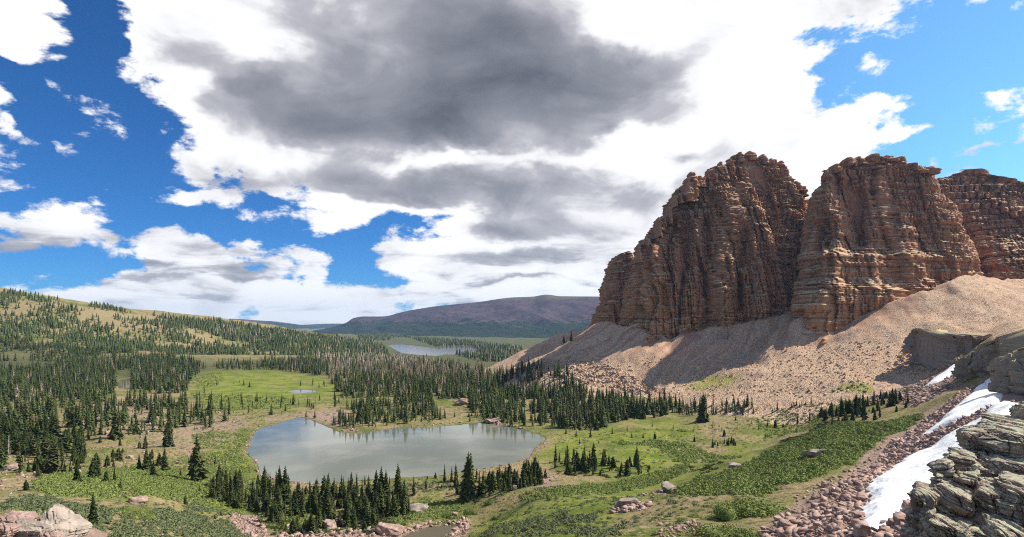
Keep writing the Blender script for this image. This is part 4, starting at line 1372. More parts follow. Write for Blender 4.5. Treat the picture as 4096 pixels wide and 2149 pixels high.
# bare dead trees
SN = [(zl_(262, 262, 152), 'bare white snag standing at the upper left forest edge'), (zl_(116, 330, 218), 'leaning bare white snag left of the broad tall spruce'), (zl_(80, 650, 510), 'branchy grey dead tree in the thick left clump'),
      (zn_(330, 600, 440), 'grey dead stem at the left of the near shore clump'), (zn_(500, 690, 560), 'pale twisted dead tree left in the near shore clump'), (zn_(375, 760, 640), 'twisted dead stem above the red bare patch'), (zn_(615, 830, 740), 'whitest dead tree low in the near shore clump'),
      (zn_(165, 650, 560), 'grey dead stem at the far left of near shore clump'), (zn_(1150, 680, 625), 'small white dead top in the middle of near shore clump'), (zn_(2065, 600, 530), 'thin dead stem right of the lone full spruce'), (zn_(1600, 940, 880), 'white dead bush beside the lower pond'),
      (zn_(930, 640, 520), 'pale dead stem behind the near shore clump'), (zb_(1180, 990, 935), 'thin white dead stem at the right end of the lake'), (zb_(180, 770, 715), 'grey dead tree on the point of the far shore'), (zl_(485, 700, 600), 'thin grey dead stem right of the thick left clump'), (zl_(670, 950, 900), 'bleached dead stem in the dark willow thicket')]
sp = [(mesh_np('snag_wood', *SNAG[k], SNAGW, link=False)) for k in range(4)]
for k, ((x, yb, yt), lab) in enumerate(SN):
    p = hit([x * K], [yb * K])[0]
    o = sp[k % 4].copy()
    o.name = 'dead_tree'
    COL.objects.link(o)
    h = (yb - yt) * K / F * p[1] * 1.1
    o.location = (p[0], p[1] - .6, p[2] - .1)
    o.scale = (h * 1.3, h * 1.3, h)
    o.rotation_euler = (0, RNG.normal(0, .09), RNG.random() * 6)
    tag(o, lab, 'dead tree', 'bare dead trees')

# ------------------------------------------------------------------ shrubs
def shrub(seed, n, leaf, flat=.75, lumps=5):
    r = np.random.default_rng(seed)
    V = []
    c = np.array([(math.cos(a) * d, math.sin(a) * d, .25 * r.random()) for a, d in zip(r.random(lumps) * 6.28, .3 + .35 * r.random(lumps))])
    rad = .38 + .25 * r.random(lumps)
    for k in range(n):
        j = r.integers(0, lumps)
        d = r.normal(size=3)
        d[2] = abs(d[2]) * 1.1 - .15
        d /= np.linalg.norm(d)
        p = c[j] + d * rad[j] * (.75 + .35 * r.random())
        p[2] = max(p[2] * flat, .02)
        nrm = d + r.normal(size=3) * .55
        nrm /= np.linalg.norm(nrm)
        t1 = np.cross(nrm, r.normal(size=3))
        t1 /= np.linalg.norm(t1)
        t2 = np.cross(nrm, t1)
        s = leaf * (.6 + .8 * r.random())
        V.append([p + t1 * s, p + t2 * s * .55, p - t1 * s, p - t2 * s * .55])
    V = np.array(V).reshape(-1, 3)
    Q = np.arange(len(V)).reshape(-1, 4)
    for j in range(lumps):                                  # twiggy inner mass
        a = np.arange(6) * 1.0472
        ring = np.stack([np.cos(a) * rad[j] * .6 + c[j, 0], np.sin(a) * rad[j] * .6 + c[j, 1], np.zeros(6)], -1)
        up = ring * (1, 1, 0) * .0 + np.stack([np.cos(a) * rad[j] * .42 + c[j, 0], np.sin(a) * rad[j] * .42 + c[j, 1], np.full(6, (c[j, 2] + rad[j] * .42) * flat)], -1)
        top = np.stack([np.cos(a) * .05 + c[j, 0], np.sin(a) * .05 + c[j, 1], np.full(6, (c[j, 2] + rad[j] * .6) * flat)], -1)
        Q = np.vstack([Q, grid_quads(3, 6, True) + len(V)])
        V = np.vstack([V, ring, up, top])
    return V, Q


SH = [shrub(s, 210, .1, .8) for s in range(4)]
SHM = [shrub(s + 9, 110, .13, .75, 4) for s in range(3)]
THICK = [  # polygon, count, gap, radius range, material
    ([(1690, 1242), (1750, 1208), (1850, 1180), (1950, 1132), (2050, 1082), (2150, 1062), (2230, 1062), (2315, 1042), (2320, 1055), (2230, 1097), (2180, 1132), (2150, 1167), (2000, 1217), (1900, 1252), (1780, 1252)], 1500, 1.0, 1.3, 2.2, 0),
    ([(80, 1218), (150, 1192), (330, 1175), (450, 1203), (520, 1240), (530, 1262), (400, 1252), (260, 1252), (120, 1247)], 900, 1.2, 1.2, 2.2, 0),
    ([(0, 1262), (100, 1248), (230, 1275), (350, 1312), (460, 1295), (560, 1335), (560, 1360), (330, 1365), (200, 1310), (0, 1295)], 430, 1.1, .8, 1.7, 1),
    ([(480, 1265), (560, 1275), (570, 1310), (640, 1360), (480, 1360), (400, 1300)], 260, 1.1, .9, 1.8, 1),
    ([(510, 1142), (600, 1132), (640, 1190), (560, 1205), (520, 1190)], 150, 1.8, 1.0, 2.0, 0),
    ([(420, 1180), (520, 1175), (640, 1205), (665, 1262), (560, 1295), (420, 1240)], 420, 1.6, .9, 1.9, 0),
    ([(250, 1190), (420, 1150), (500, 1160), (440, 1195), (300, 1200)], 160, 1.8, .8, 1.6, 0),
    ([(480, 1090), (560, 1085), (630, 1100), (600, 1130), (500, 1130)], 130, 2.2, 1.0, 2.0, 0),
    ([(1180, 1365), (1300, 1315), (1480, 1295), (1580, 1330), (1520, 1365)], 300, 1.2, .7, 1.5, 1),
    ([(1310, 1248), (1450, 1222), (1560, 1212), (1640, 1190), (1740, 1155), (1715, 1195), (1560, 1240), (1400, 1257)], 420, 1.5, 1.2, 2.1, 0),
    ([(850, 1222), (1000, 1220), (1130, 1208), (1140, 1232), (1000, 1240), (860, 1236)], 190, 1.7, .8, 1.6, 1),
    ([(480, 990), (720, 1000), (730, 1028), (520, 1030)], 260, 4.5, 1.4, 3.0, 0),
    ([(480, 950), (560, 935), (560, 960), (500, 985)], 90, 4.5, 1.4, 3.0, 0),
    ([(1640, 1112), (1750, 1122), (1870, 1150), (1700, 1162)], 120, 2.4, 1.2, 2.4, 0),
    ([(1540, 1110), (1640, 1108), (1740, 1118), (1700, 1128), (1560, 1120)], 90, 2.4, 1.2, 2.2, 0),
    ([(1900, 1050), (2000, 1020), (2100, 1010), (2100, 1050), (2000, 1090), (1930, 1100)], 260, 2.6, 1.0, 2.0, 0),
    ([(640, 1290), (760, 1290), (900, 1318), (880, 1345), (700, 1340)], 110, 1.4, 1.0, 1.9, 0),
    ([(1000, 1270), (1150, 1262), (1160, 1300), (1050, 1312), (960, 1330)], 110, 1.5, 1.0, 2.0, 0),
    ([(1960, 1115), (2060, 1068), (2110, 1062), (2000, 1120)], 120, 1.5, 1.2, 1.9, 2), ([(1700, 1180), (1800, 1160), (1840, 1170), (1760, 1195)], 40, 1.5, 1.1, 1.7, 2), ([(640, 1285), (900, 1325), (860, 1350), (690, 1350), (640, 1310)], 90, 1.7, .9, 1.8, 2), ([(880, 1320), (1030, 1285), (1040, 1300), (920, 1345)], 60, 1.6, .9, 1.7, 2), ([(0, 1100), (210, 1095), (215, 1180), (100, 1200), (0, 1195)], 110, 2.0, .9, 1.7, 2), ([(1140, 1225), (1370, 1200), (1370, 1220), (1200, 1262)], 70, 2.0, .9, 1.6, 2), ([(1390, 1165), (1630, 1172), (1640, 1192), (1540, 1205), (1400, 1192)], 60, 2.0, .9, 1.6, 2),
    ([(2180, 968), (2120, 972), (2090, 985), (2180, 985)], 60, 3, 1.0, 2.0, 1),
]
GRASSY = [([(1380, 1090), (1900, 1050), (1960, 1080), (1700, 1200), (1450, 1190)], 800, 1.6, .35, 1.2, 0), ([(0, 1240), (500, 1240), (640, 1220), (560, 1350), (0, 1350)], 170, 2, .5, 1.3, 1),
          ([(0, 1010), (640, 1020), (640, 1140), (400, 1240), (0, 1200)], 1500, 1.5, .35, 1.3, 0), ([(1100, 1352), (1300, 1260), (1800, 1240), (1800, 1352)], 520, 1.2, .3, 1.0, 1),
          ([(640, 1210), (1140, 1205), (1300, 1240), (1140, 1320), (700, 1330)], 260, 2, .5, 1.4, 0), ([(860, 1000), (1400, 990), (1400, 1070), (860, 1060)], 240, 4, .7, 1.8, 0),
          ([(560, 1000), (860, 1000), (860, 1065), (620, 1060)], 170, 4, .7, 1.6, 0)]
sh_all = {0: [], 1: [], 2: []}
for poly, n, gap, r0, r1, mt in THICK + GRASSY:
    P3 = scatter(poly, n, gap, 0, 20, .4)
    for x, y, z in P3:
        sh_all[mt].append((x, y, z, r0 + (r1 - r0) * RNG.random() ** 1.4))
for mt, nm, mat, lab in ((0, 'willow_thicket', WILLOW, 'dark green willow thickets spread over the slopes and meadow'), (1, 'low_willow_cover', SAGE, 'pale grey-green low willow cover on the near slopes'), (2, 'dwarf_spruce_mat', NEEDLE, 'dark dwarf spruce mat among the willows of the right slope')):
    A = np.array(sh_all[mt])
    Vs, Qs, n = [], [], 0
    near = A[:, 1] < 260
    for grp, vs in ((near, SH), (~near, SHM)):
        idx = np.nonzero(grp)[0]
        for k, var in enumerate(vs):
            j = idx[k::len(vs)]
            if len(j) == 0:
                continue
            v_, q_, _ = replicate(var, A[j, :3] - (0, 0, .1), A[j, 3], RNG.random(len(j)) * 6.28, RNG, None, A[j, 3] * RNG.uniform(.65, 1.0, len(j)))
            Vs.append(v_)
            Qs.append(q_ + n)
            n += len(v_)
    tag(mesh_np(nm, np.vstack(Vs), np.vstack(Qs), mat), lab, kind='stuff')
    print(nm, len(A), n)

# single bushes
BUSH = [((1850, 1292), 4.4, 'large rounded willow bush above the pale stones, its left half'), ((1905, 1288), 5.0, 'large rounded willow bush above the pale stones, its right half'), ((1990, 1290), 1.0, 'small willow bush right of the large rounded one'),
        ((1800, 1345), 3.6, 'green bush cut by the bottom edge below the large rounded one'), ((1850, 1348), 3.2, 'second green bush at the bottom edge, right of the first'), ((330, 1300), 2.6, 'long pale willow bush on the dry knoll, left end'), ((300, 1287), 2.2, 'pale willow bush behind the long one on the dry knoll'),
        ((355, 1305), 2.2, 'long pale willow bush on the dry knoll, right end'), ((1715, 1085), 3.6, 'round dark bush alone in the dry part of the meadow'), ((1250, 1302), 1.8, 'round bush on the grass right of the lower pond'), ((1180, 1290), 2.4, 'dark bush above the stony bank of the lower pond'),
        ((1230, 1265), 2.4, 'willow bush at the foot of the near shore clump'), ((820, 1340), 3.0, 'dark bush at the bottom below the near shore clump'), ((745, 1335), 3.0, 'dark bush by the red bare patch'), ((1130, 1300), 2.6, 'green bush on the rocky bank above lower pond'),
        ((1330, 1290), 1.3, 'small bush on the bright grass slope'), ((1700, 1275), 1.0, 'small bush left of the large rounded willow'), ((1745, 1300), 1.2, 'small round bush on tan ground near pale stones'), ((1720, 1310), 1.1, 'smaller round bush on tan ground left of pale stones'),
        ((1500, 1262), 1.3, 'bush beside the pale rock pile on the slope'), ((2285, 985), 2.6, 'green bush on the grassy bank below the dark cliff'), ((2205, 1018), 3.0, 'dark bush at the right end of the dark conifer clump')]
bp_ = [mesh_np('willow_leaves', *shrub(60 + k, 3000, .034, .8, 11), WILLOW, link=False) for k in range(4)]
for k, ((x, y), r, lab) in enumerate(BUSH):
    p = hit([x * K], [y * K])[0]
    o = bp_[k % 4].copy()
    o.name = 'willow_bush'
    COL.objects.link(o)
    o.location = (p[0], p[1], p[2] - .15)
    o.scale = (r, r * .9, r * .72)
    o.rotation_euler = (0, 0, RNG.random() * 6)
    tag(o, lab, 'bush', 'single willow bushes')

# ------------------------------------------------------------------ stones
def hull(seed, sx=1.0, sy=.8, sz=.55, n=9, j=.22):
    r = np.random.default_rng(seed)
    P = [np.array([a, b, c]) * (1 + r.normal(0, .1, 3)) + r.normal(0, j, 3) for a in (-1, 1) for b in (-1, 1) for c in (-1, 1)]
    P += [r.normal(0, .8, 3) for _ in range(n - 8 if n > 8 else 0)]
    bm = bmesh.new()
    for p in P:
        bm.verts.new(p * .5 * (sx, sy, sz))
    g = bmesh.ops.convex_hull(bm, input=bm.verts[:])
    bmesh.ops.delete(bm, geom=[v for v in bm.verts if not v.link_faces], context='VERTS')
    bmesh.ops.triangulate(bm, faces=bm.faces[:])
    bm.verts.index_update()
    V = np.array([v.co[:] for v in bm.verts])
    T = np.array([[v.index for v in f.verts] for f in bm.faces])
    bm.free()
    return V, T


HULL = [hull(s, 1, .6 + .4 * ((s * 7) % 5) / 5, .4 + .35 * ((s * 3) % 4) / 4, 10) for s in range(12)]


def stone_mat(name, a, b, c, lich, amount):
    m = material(name, .92, .15)
    P = m.pos()
    n1, n2 = m.noise(P, .9, 4, .6), m.noise(P, 6, 5, .7)
    col = m.mix(m.ss(n1, .35, .65), a, b)
    w = m.voro(P, .9, 'F1', 'Color', 1.0)
    col = m.mix(m.m('MULTIPLY', m.ss(m.sep(w)[0], .3, .9), .7), col, c)
    col = m.mix(m.m('MULTIPLY', m.ss(m.noise(P, 2.6, 6, .7), .55, .63), amount), col, lich)
    col = m.mix(m.m('MULTIPLY', m.ss(n2, .55, .75), .45), col, (.1, .075, .065))
    m.put(m.b.inputs['Base Color'], col)
    m.put(m.b.inputs['Normal'], m.bump(m.noise(P, 5, 6, .7), .6, .12))
    return m.mat


PINKROCK = stone_mat('pink_quartzite', (.33, .215, .18), (.47, .335, .28), (.23, .145, .12), (.5, .44, .36), .4)
TALROCK = stone_mat('talus_stone', (.5, .33, .215), (.62, .45, .31), (.36, .2, .13), (.58, .45, .32), .4)


zr_ = lambda x, y: (x * .2786 + 2138.3, y * .2786 + 974.8)
zd_ = lambda x, y: (x * .4414 + 1949.5, y * .4414 + 754.7)
lin = lambda f, L: [f(*p) for p in L]
SNOWS = [(lin(zr_, [(100, 1275), (150, 1170), (140, 1120), (190, 1050), (210, 980), (180, 930), (210, 870), (310, 790), (410, 740), (480, 660), (740, 560), (830, 480), (1130, 330), (1200, 280), (1320, 180), (1450, 145), (1490, 190), (1440, 280),
                    (1300, 420), (1020, 640), (780, 820), (660, 930), (560, 1040), (480, 1110), (290, 1220), (210, 1290)]), 'long lower snow strip running down behind the lichen outcrop', .55),
         (lin(zr_, [(640, 455), (720, 390), (860, 270), (1010, 150), (1150, 0), (1250, -70), (1330, -120), (1420, -157), (1408, -60), (1370, 10), (1340, 120), (1320, 170), (1200, 200), (1080, 260), (920, 330), (830, 370), (720, 415)]), 'broad upper snow strip below the dark cliff', .9),
         (lin(zd_, [(865, 488), (900, 458), (980, 400), (1045, 350), (1040, 395), (1000, 437), (920, 472)]), 'thin snow strip by the dark cliff corner', 1.2), (lin(zd_, [(902, 274), (932, 280), (945, 302), (915, 296)]), 'tiny snow patch under the brown ledge', 1.2)]
SNOWW = [wpoly(p_) for p_, _, _ in SNOWS]


def stones(name, spec, mat, lab):
    Vs, Ts, n, tot = [], [], 0, 0
    for poly, num, gap, r0, r1 in spec:
        P3 = scatter(poly, num, gap, 0, 10, -.5)
        for sw in SNOWW:
            P3 = P3[~inpoly(P3[:, 0], P3[:, 1], sw)]
        if len(P3) == 0:
            continue
        tot += len(P3)
        sz = r0 + (r1 - r0) * RNG.random(len(P3)) ** 3.0
        for k, var in enumerate(HULL):
            j = np.arange(k, len(P3), len(HULL))
            if len(j) == 0:
                continue
            v_, q_, _ = replicate(var, P3[j] + np.stack([0 * sz[j], 0 * sz[j], sz[j] * .12], -1), sz[j], RNG.random(len(j)) * 6.28, RNG, None, sz[j] * RNG.uniform(.7, 1.3, len(j)))
            # tip each stone a little
            m_ = len(j)
            c = v_.reshape(m_, -1, 3)
            ctr = P3[j][:, None, :]
            tilt = RNG.normal(0, .3, (m_, 1, 2))
            c = c + np.concatenate([0 * c[..., :2], ((c - ctr)[..., :2] * tilt).sum(-1, keepdims=True)], -1)
            Vs.append(c.reshape(-1, 3))
            Ts.append(q_ + n)
            n += len(v_)
    tag(mesh_np(name, np.vstack(Vs), None, mat, T=np.vstack(Ts)), lab, kind='stuff')
    print(name, tot, n)


stones('rubble', [([(1900, 1360), (1980, 1310), (2160, 1205), (2230, 1120), (2320, 1062), (2440, 975), (2475, 958), (2420, 1012), (2345, 1088), (2310, 1135), (2200, 1215), (2178, 1335), (2150, 1362)], 9000, .32, .3, 1.15),
                  ([(2320, 1100), (2380, 1072), (2450, 1045), (2510, 1018), (2550, 1012), (2500, 1040), (2420, 1075), (2345, 1118), (2290, 1140)], 3600, .34, .3, 1.15),
                  ([(1880, 1370), (1990, 1260), (2170, 1170), (2230, 1110), (2160, 1215), (2000, 1365)], 500, .8, .25, .9),
                  ([(2200, 1345), (2230, 1318), (2290, 1300), (2310, 1250), (2330, 1300), (2330, 1365), (2210, 1365)], 420, .35, .3, 1.3),
                  ([(580, 1292), (660, 1297), (675, 1360), (600, 1345)], 330, .7, .25, 1.3), ([(690, 1365), (720, 1325), (1000, 1332), (1080, 1316), (1180, 1305), (1182, 1325), (1100, 1320), (1010, 1345)], 600, .6, .3, 1.6),
                  ([(1150, 1310), (1185, 1318), (1170, 1345), (1130, 1352), (1160, 1330)], 90, .5, .3, 1.2), ([(200, 1000), (330, 992), (640, 1035), (560, 1085), (330, 1105)], 420, 1.5, .4, 1.8), ([(640, 1130), (660, 1195), (740, 1210), (860, 1213), (860, 1219), (700, 1213), (640, 1195)], 130, .8, .3, 1.2),
                  ([(622, 1142), (640, 1090), (662, 1076), (655, 1070), (630, 1088), (612, 1142)], 150, .7, .25, 1.1), ([(840, 1083), (950, 1080), (1000, 1071), (1160, 1062), (1160, 1069), (1000, 1079), (950, 1088), (850, 1090)], 110, 1.0, .3, 1.3), ([(1374, 1105), (1345, 1128), (1332, 1150), (1290, 1168), (1180, 1190), (1100, 1202), (1100, 1208), (1190, 1196), (1300, 1174), (1345, 1152), (1385, 1108)], 150, .9, .25, .9), ([(1210, 1054), (1260, 1063), (1320, 1078), (1310, 1084), (1250, 1071)], 90, .9, .5, 2.0), ([(1180, 1010), (1270, 1015), (1250, 1025), (1190, 1022)], 60, 1.5, .8, 2.4), ([(1540, 1290), (1580, 1265), (1640, 1270), (1610, 1285)], 120, .5, .3, 1.2), ([(1600, 1240), (1700, 1225), (1690, 1245), (1620, 1255)], 110, .5, .3, 1.2),
                  ([(1640, 1345), (1740, 1310), (1800, 1330), (1700, 1360)], 140, .5, .2, .8), ([(0, 1240), (560, 1260), (1600, 1290), (1900, 1352), (0, 1352)], 380, 1.2, .2, .8), ([(2180, 1005), (2330, 955), (2430, 905), (2440, 960), (2300, 1025)], 900, 1.2, .4, 1.9),
                  ([(1200, 1200), (1400, 1200), (1380, 1222), (1220, 1222)], 120, 1, .3, 1.0), ([(1400, 1090), (1900, 1060), (1800, 1150), (1450, 1180)], 120, 2, .3, 1.0), ([(0, 1130), (640, 1100), (600, 1200), (0, 1240)], 900, 1.2, .25, 1.0)], PINKROCK, 'pink quartzite rubble and loose stones strewn over slopes and banks')
stones('scree', [([(1262, 928), (1400, 890), (1560, 900), (1800, 900), (2050, 880), (2250, 860), (2330, 930), (2150, 985), (1900, 1003), (1700, 1003), (1500, 975), (1340, 955)], 3500, 1.3, .25, 1.6),
                 ([(1270, 930), (1400, 905), (1560, 930), (1700, 985), (1500, 972), (1340, 952)], 2600, 1.2, .5, 2.6), ([(2270, 880), (2420, 880), (2430, 900), (2330, 930), (2240, 940)], 700, 1.2, .5, 2.4)], TALROCK, 'pale angular scree stones lying on the talus slopes')

def block(cx, cy, cz, sx, sy, sz, roll, yaw, seed, n=22, pw=5.0, cuts=14):
    """a weathered block: a rounded box with bedding grooves and chipped faces"""
    a = np.linspace(-1, 1, n)
    g1, g2 = np.meshgrid(a, a, indexing='ij')
    Vs, Qs, k = [], [], 0
    for ax in range(3):
        for s in (-1, 1):
            c = [None] * 3
            c[ax] = np.full(g1.shape, float(s))
            c[(ax + 1) % 3], c[(ax + 2) % 3] = g1, g2
            Vs.append(np.stack(c, -1).reshape(-1, 3))
            q = grid_quads(n, n)
            Qs.append((q if s > 0 else q[:, ::-1]) + k)
            k += n * n
    V = np.vstack(Vs)
    V = V / ((np.abs(V) ** pw).sum(1, keepdims=True) ** (1 / pw)) 
    W_ = V * (sx, sy, sz)
    o = seed * 3.7
    W_ = W_ + V * (fbm3(W_[:, 0] * 1.1 + o, W_[:, 1] * 1.1, W_[:, 2] * 1.6, 4, seed, .55)[:, None] * .11 * np.array([1, 1, .7]))
    rr = np.random.default_rng(seed + 77)
    for _ in range(cuts):
        nv = rr.normal(size=3)
        nv /= np.linalg.norm(nv)
        lim = np.sqrt(((nv * (sx, sy, sz)) ** 2).sum()) * (.92 + .38 * rr.random())
        ov = np.maximum(W_ @ nv - lim, 0)
        W_ = W_ - ov[:, None] * nv
    gro = fbm3(W_[:, 0] * .7 + o, W_[:, 1] * .7, W_[:, 2] * 9, 2, seed + 5)
    W_[:, :2] *= (1 + np.clip(gro, -1, .2)[:, None] * .12 * (np.abs(V[:, 2:3]) < .85))
    cr, sr = math.cos(roll), math.sin(roll)
    W_ = np.stack([W_[:, 0] * cr + W_[:, 2] * sr, W_[:, 1], -W_[:, 0] * sr + W_[:, 2] * cr], -1)
    c, s = math.cos(yaw), math.sin(yaw)
    W_ = np.stack([W_[:, 0] * c - W_[:, 1] * s, W_[:, 0] * s + W_[:, 1] * c, W_[:, 2]], -1)
    return W_ + (cx, cy, cz), np.vstack(Qs), None



# single boulders: photograph base point, width in photograph pixels, shape, label
z4_ = lambda x, y: (x * .2322 + 1635.1, y * .2322 + 1037.7)
z2_ = lambda x, y: (x * .3018, y * .3018 + 943.3)
BOUL = [(zc_(770, 328, 0)[:2], 22, (1, .9, 1.05), 'big pale block perched on the talus below the cliff', 0), (z4_(1820, 480), 50, (1, .7, .3), 'flat grey slab lying in the willow slope', 1), (z4_(950, 605), 34, (1, .6, .3), 'tilted grey slab at the lower edge of the willows', 1),
        (z4_(1910, 805), 20, (1, .8, .7), 'pink boulder at the right edge of the willows', 0), (z4_(1480, 1255), 30, (1, .8, .6), 'largest dark pink boulder below the rounded willow bush', 0), (z4_(1605, 1230), 27, (1, .8, .5), 'pink boulder right of the largest dark one', 0), (z4_(1830, 1165), 22, (1, .8, .6), 'pink boulder on tan ground, uphill of the others', 0),
        (z4_(1830, 1245), 22, (1, .8, .6), 'pink block below the uphill boulder on tan ground', 0), (z4_(1720, 1235), 17, (1, .9, .7), 'rounded pink block between two larger ones', 0), (z4_(1395, 1170), 19, (1, .7, .5), 'pink stone just under the rounded willow bush', 0), (z4_(2320, 965), 26, (1, .8, .5), 'broad pink block near the edge of the snow', 0),
        (z4_(2150, 945), 18, (1, .8, .6), 'pink block left of the broad one near the snow', 0), (z4_(2290, 1150), 24, (1, .8, .6), 'pink block at the snow edge', 0), (z4_(1240, 1335), 30, (1, .7, .35), 'flat pink slab at the bottom edge', 0), (z4_(1255, 1290), 16, (1, .9, .7), 'grey-pink boulder among the pale stones', 0), (z4_(2050, 1300), 26, (1, .8, .5), 'pink boulder close to the bottom edge', 0),
        (zr_(140, 1345), 40, (1, .8, .85), 'tall dark pink boulder at the lower tip of the snow', 0), (zr_(515, 1250), 42, (1, .8, .55), 'large pink slab between snow and lichen outcrop', 0), (zr_(345, 1345), 34, (1, .8, .6), 'pink slab below the tip of the snow', 0), (zr_(540, 1120), 24, (.8, .8, 1.1), 'upright pink block leaning on the lichen outcrop', 0), (zr_(395, 1270), 24, (.8, .8, 1.0), 'pointed pink block left of the large slab', 0), (zr_(590, 1345), 26, (1, .8, .6), 'pink block at the foot of the lichen outcrop', 0), (zr_(320, 1235), 18, (1, .8, .45), 'small slab at the edge of the snow', 0),
        (zr_(135, 1010), 26, (1, .8, .55), 'pink block on the left of the snow', 0), (zr_(260, 735), 22, (1, .8, .6), 'pink boulder on the rubble above the tan patch', 0), (zr_(765, 555), 16, (1, .8, .5), 'reddish slab on the upper edge of the snow', 0), (zr_(1078, 152), 8, (1, .8, .6), 'small dark stone lying on the upper snow strip', 0),
        (z2_(65, 795), 28, (1, .8, .5), 'flat pink block on the dry knoll by the left edge', 0), (z2_(290, 840), 9, (.8, .8, 1.3), 'small upright stone beside the dark thicket', 0), (z2_(1020, 1000), 12, (1, .8, .8), 'left stone of a pair on the green hollow', 0), (z2_(1058, 965), 13, (1, .8, .5), 'right stone of a pair on the green hollow', 0), (z2_(1130, 1075), 34, (1, .8, .45), 'broad pink slab at the edge of the green hollow', 0),
        (z2_(620, 1310), 26, (1, .8, .7), 'pink boulder right of the big tilted slab', 0), (z2_(1070, 695), 13, (1, .8, .6), 'grey block on the grass left of the three spruces', 0), (z2_(1478, 745), 13, (1, .8, .5), 'grey block on the grass right of the single full spruce', 0), (z2_(395, 390), 20, (1, .8, .5), 'pink rock under the broadest dark spruce', 0), (z2_(900, 500), 22, (1, .8, .4), 'pale flat rocks on the pink ground', 0),
        (zn_(1060, 960, 0)[:2], 30, (1, .8, .9), 'dark pink rock step in the bank of the near shore clump', 0), (zn_(1170, 910, 0)[:2], 24, (1, .8, .7), 'pink rock step right of the dark one', 0), (zn_(1680, 1010, 0)[:2], 56, (1, .6, .4), 'long pink slab at the left bank of the lower pond', 0), (zn_(1950, 770, 0)[:2], 50, (1, .8, .2), 'pale bare rock slope under the near shore clump', 1), (zn_(2380, 965, 0)[:2], 20, (1, .6, .35), 'dark stone in the lower pond', 0),
        (zn_(2370, 820, 0)[:2], 14, (1, .8, .9), 'pink block at the head of the lower pond', 0), (zb_(830, 670, 0)[:2], 32, (1, .7, .45), 'pale pink ledge among the trees beyond the lake', 0), (zb_(1105, 1110, 0)[:2], 11, (.9, .8, 1.2), 'pink block at the right end of the near shore clump', 0), (zb_(1000, 765, 0)[:2], 36, (1, .5, .3), 'pink shore ledge at the far side of the lake', 0), (zc_(270, 1195, 0)[:2], 46, (1, .6, .4), 'pale rock pile on the bright grass slope', 1), (zc_(500, 1120, 0)[:2], 44, (1, .6, .3), 'pale rock pile left of the willow slope', 1)]
GREYROCK = stone_mat('grey_lichen_stone', (.29, .235, .2), (.4, .33, .275), (.2, .155, .13), (.43, .42, .3), .5)
for k, ((x, y), w, shp, lab, mt) in enumerate(BOUL):
    p = hit([x * K], [y * K])[0]
    if math.isnan(p[0]):
        continue
    wm = w * K / F * p[1] * 1.1
    V, Q, _ = block(0, 0, 0, wm * .5 * shp[0], wm * .5 * shp[1], wm * .5 * shp[2], RNG.normal(0, .15), RNG.normal(0, .4), 100 + k, 9 if w < 24 else 14, 9)
    V += np.column_stack([fbm3(V[:, 0] * 2.6 / wm + k, V[:, 1] * 2.6 / wm, V[:, 2] * 5 / wm, 2, k + 40 + j) for j in range(3)]) * wm * np.array([.16, .16, .1])
    o = mesh_np('boulder', V, Q, (PINKROCK, GREYROCK)[mt])
    o.location = (p[0], p[1] + wm * .3, p[2] + wm * shp[2] * .3)
    o.rotation_euler = (RNG.normal(0, .12), RNG.normal(0, .12), RNG.normal(0, .5))
    tag(o, lab, 'boulder', 'single boulders')

# ------------------------------------------------------------------ snow
m = material('snow', .6, .3)
P = m.pos()
m.put(m.b.inputs['Base Color'], m.mix(m.ss(m.m('ADD', m.noise(P, .12, 4, .6), m.m('MULTIPLY_ADD', m.noise(P, 1.6, 4, .7), .7, -.35)), .5, .75), (.88, .89, .9), (.72, .68, .64)))
m.put(m.b.inputs['Normal'], m.bump(m.voro(P, 1.2), .28, .35))
SNOWM = m.mat
for poly, lab, st in SNOWS:
    P = wpoly(poly)
    px, py = np.array(P).T
    gx, gy = np.meshgrid(np.arange(px.min() - 2, px.max() + 2, st), np.arange(py.min() - 2, py.max() + 2, st))
    jx, jy = gx + fbm2(gx / 2.5, gy / 2.5, 3, 61) * .9, gy + fbm2(gx / 2.5, gy / 2.5, 3, 62) * .9
    d = polydist(jx, jy, P) * np.where(inpoly(jx, jy, P), 1, -1)
    gz = tz_at(gx, gy) + np.clip(d * .5 + .4, -.35, 1.0) + fbm2(gx / 3, gy / 3, 3, 63) * .12
    q = grid_quads(*gx.shape)
    q = q[(d.ravel()[q] > -1.0 - .6 * st).all(1)]
    used, invq = np.unique(q.ravel(), return_inverse=True)
    V = np.stack([gx, gy, gz], -1).reshape(-1, 3)[used]
    tag(mesh_np('snow_patch', V, invq.reshape(-1, 4), SNOWM, True), lab, 'snow', 'old snow patches')

# ------------------------------------------------------------------ near outcrop of layered, lichened rock
m = material('lichened_quartzite', .93, .12)
P = m.pos()
n1, n2, n3 = m.noise(P, 1.3, 6, .65), m.noise(P, 7, 7, .7), m.noise(P, 22, 5, .7)
c = m.mix(m.ss(n1, .35, .65), (.2, .145, .115), (.36, .265, .21))
c = m.mix(m.m('MULTIPLY', m.ss(m.noise(P, .9, 3, .6), .56, .66), .8), c, (.23, .13, .115))
lic = m.mix(m.noise(P, 2.0, 4, .6), (.4, .41, .25), (.6, .57, .45))
nz = m.sep(m.nrm())[2]
lw = m.m('ADD', m.m('MULTIPLY', n2, .9), m.m('ADD', m.m('MULTIPLY', nz, .1), m.m('MULTIPLY', m.noise(P, 1.1, 4, .6), .5)))
c = m.mix(m.m('MULTIPLY', m.ss(lw, .7, .84), .85), c, lic)
c = m.mix(m.ss(n3, .62, .68), c, (.05, .045, .04))
c = m.mix(m.m('MULTIPLY', m.ss(m.noise(P, 2.7, 3, .6), .7, .74), .8), c, (.42, .22, .05))
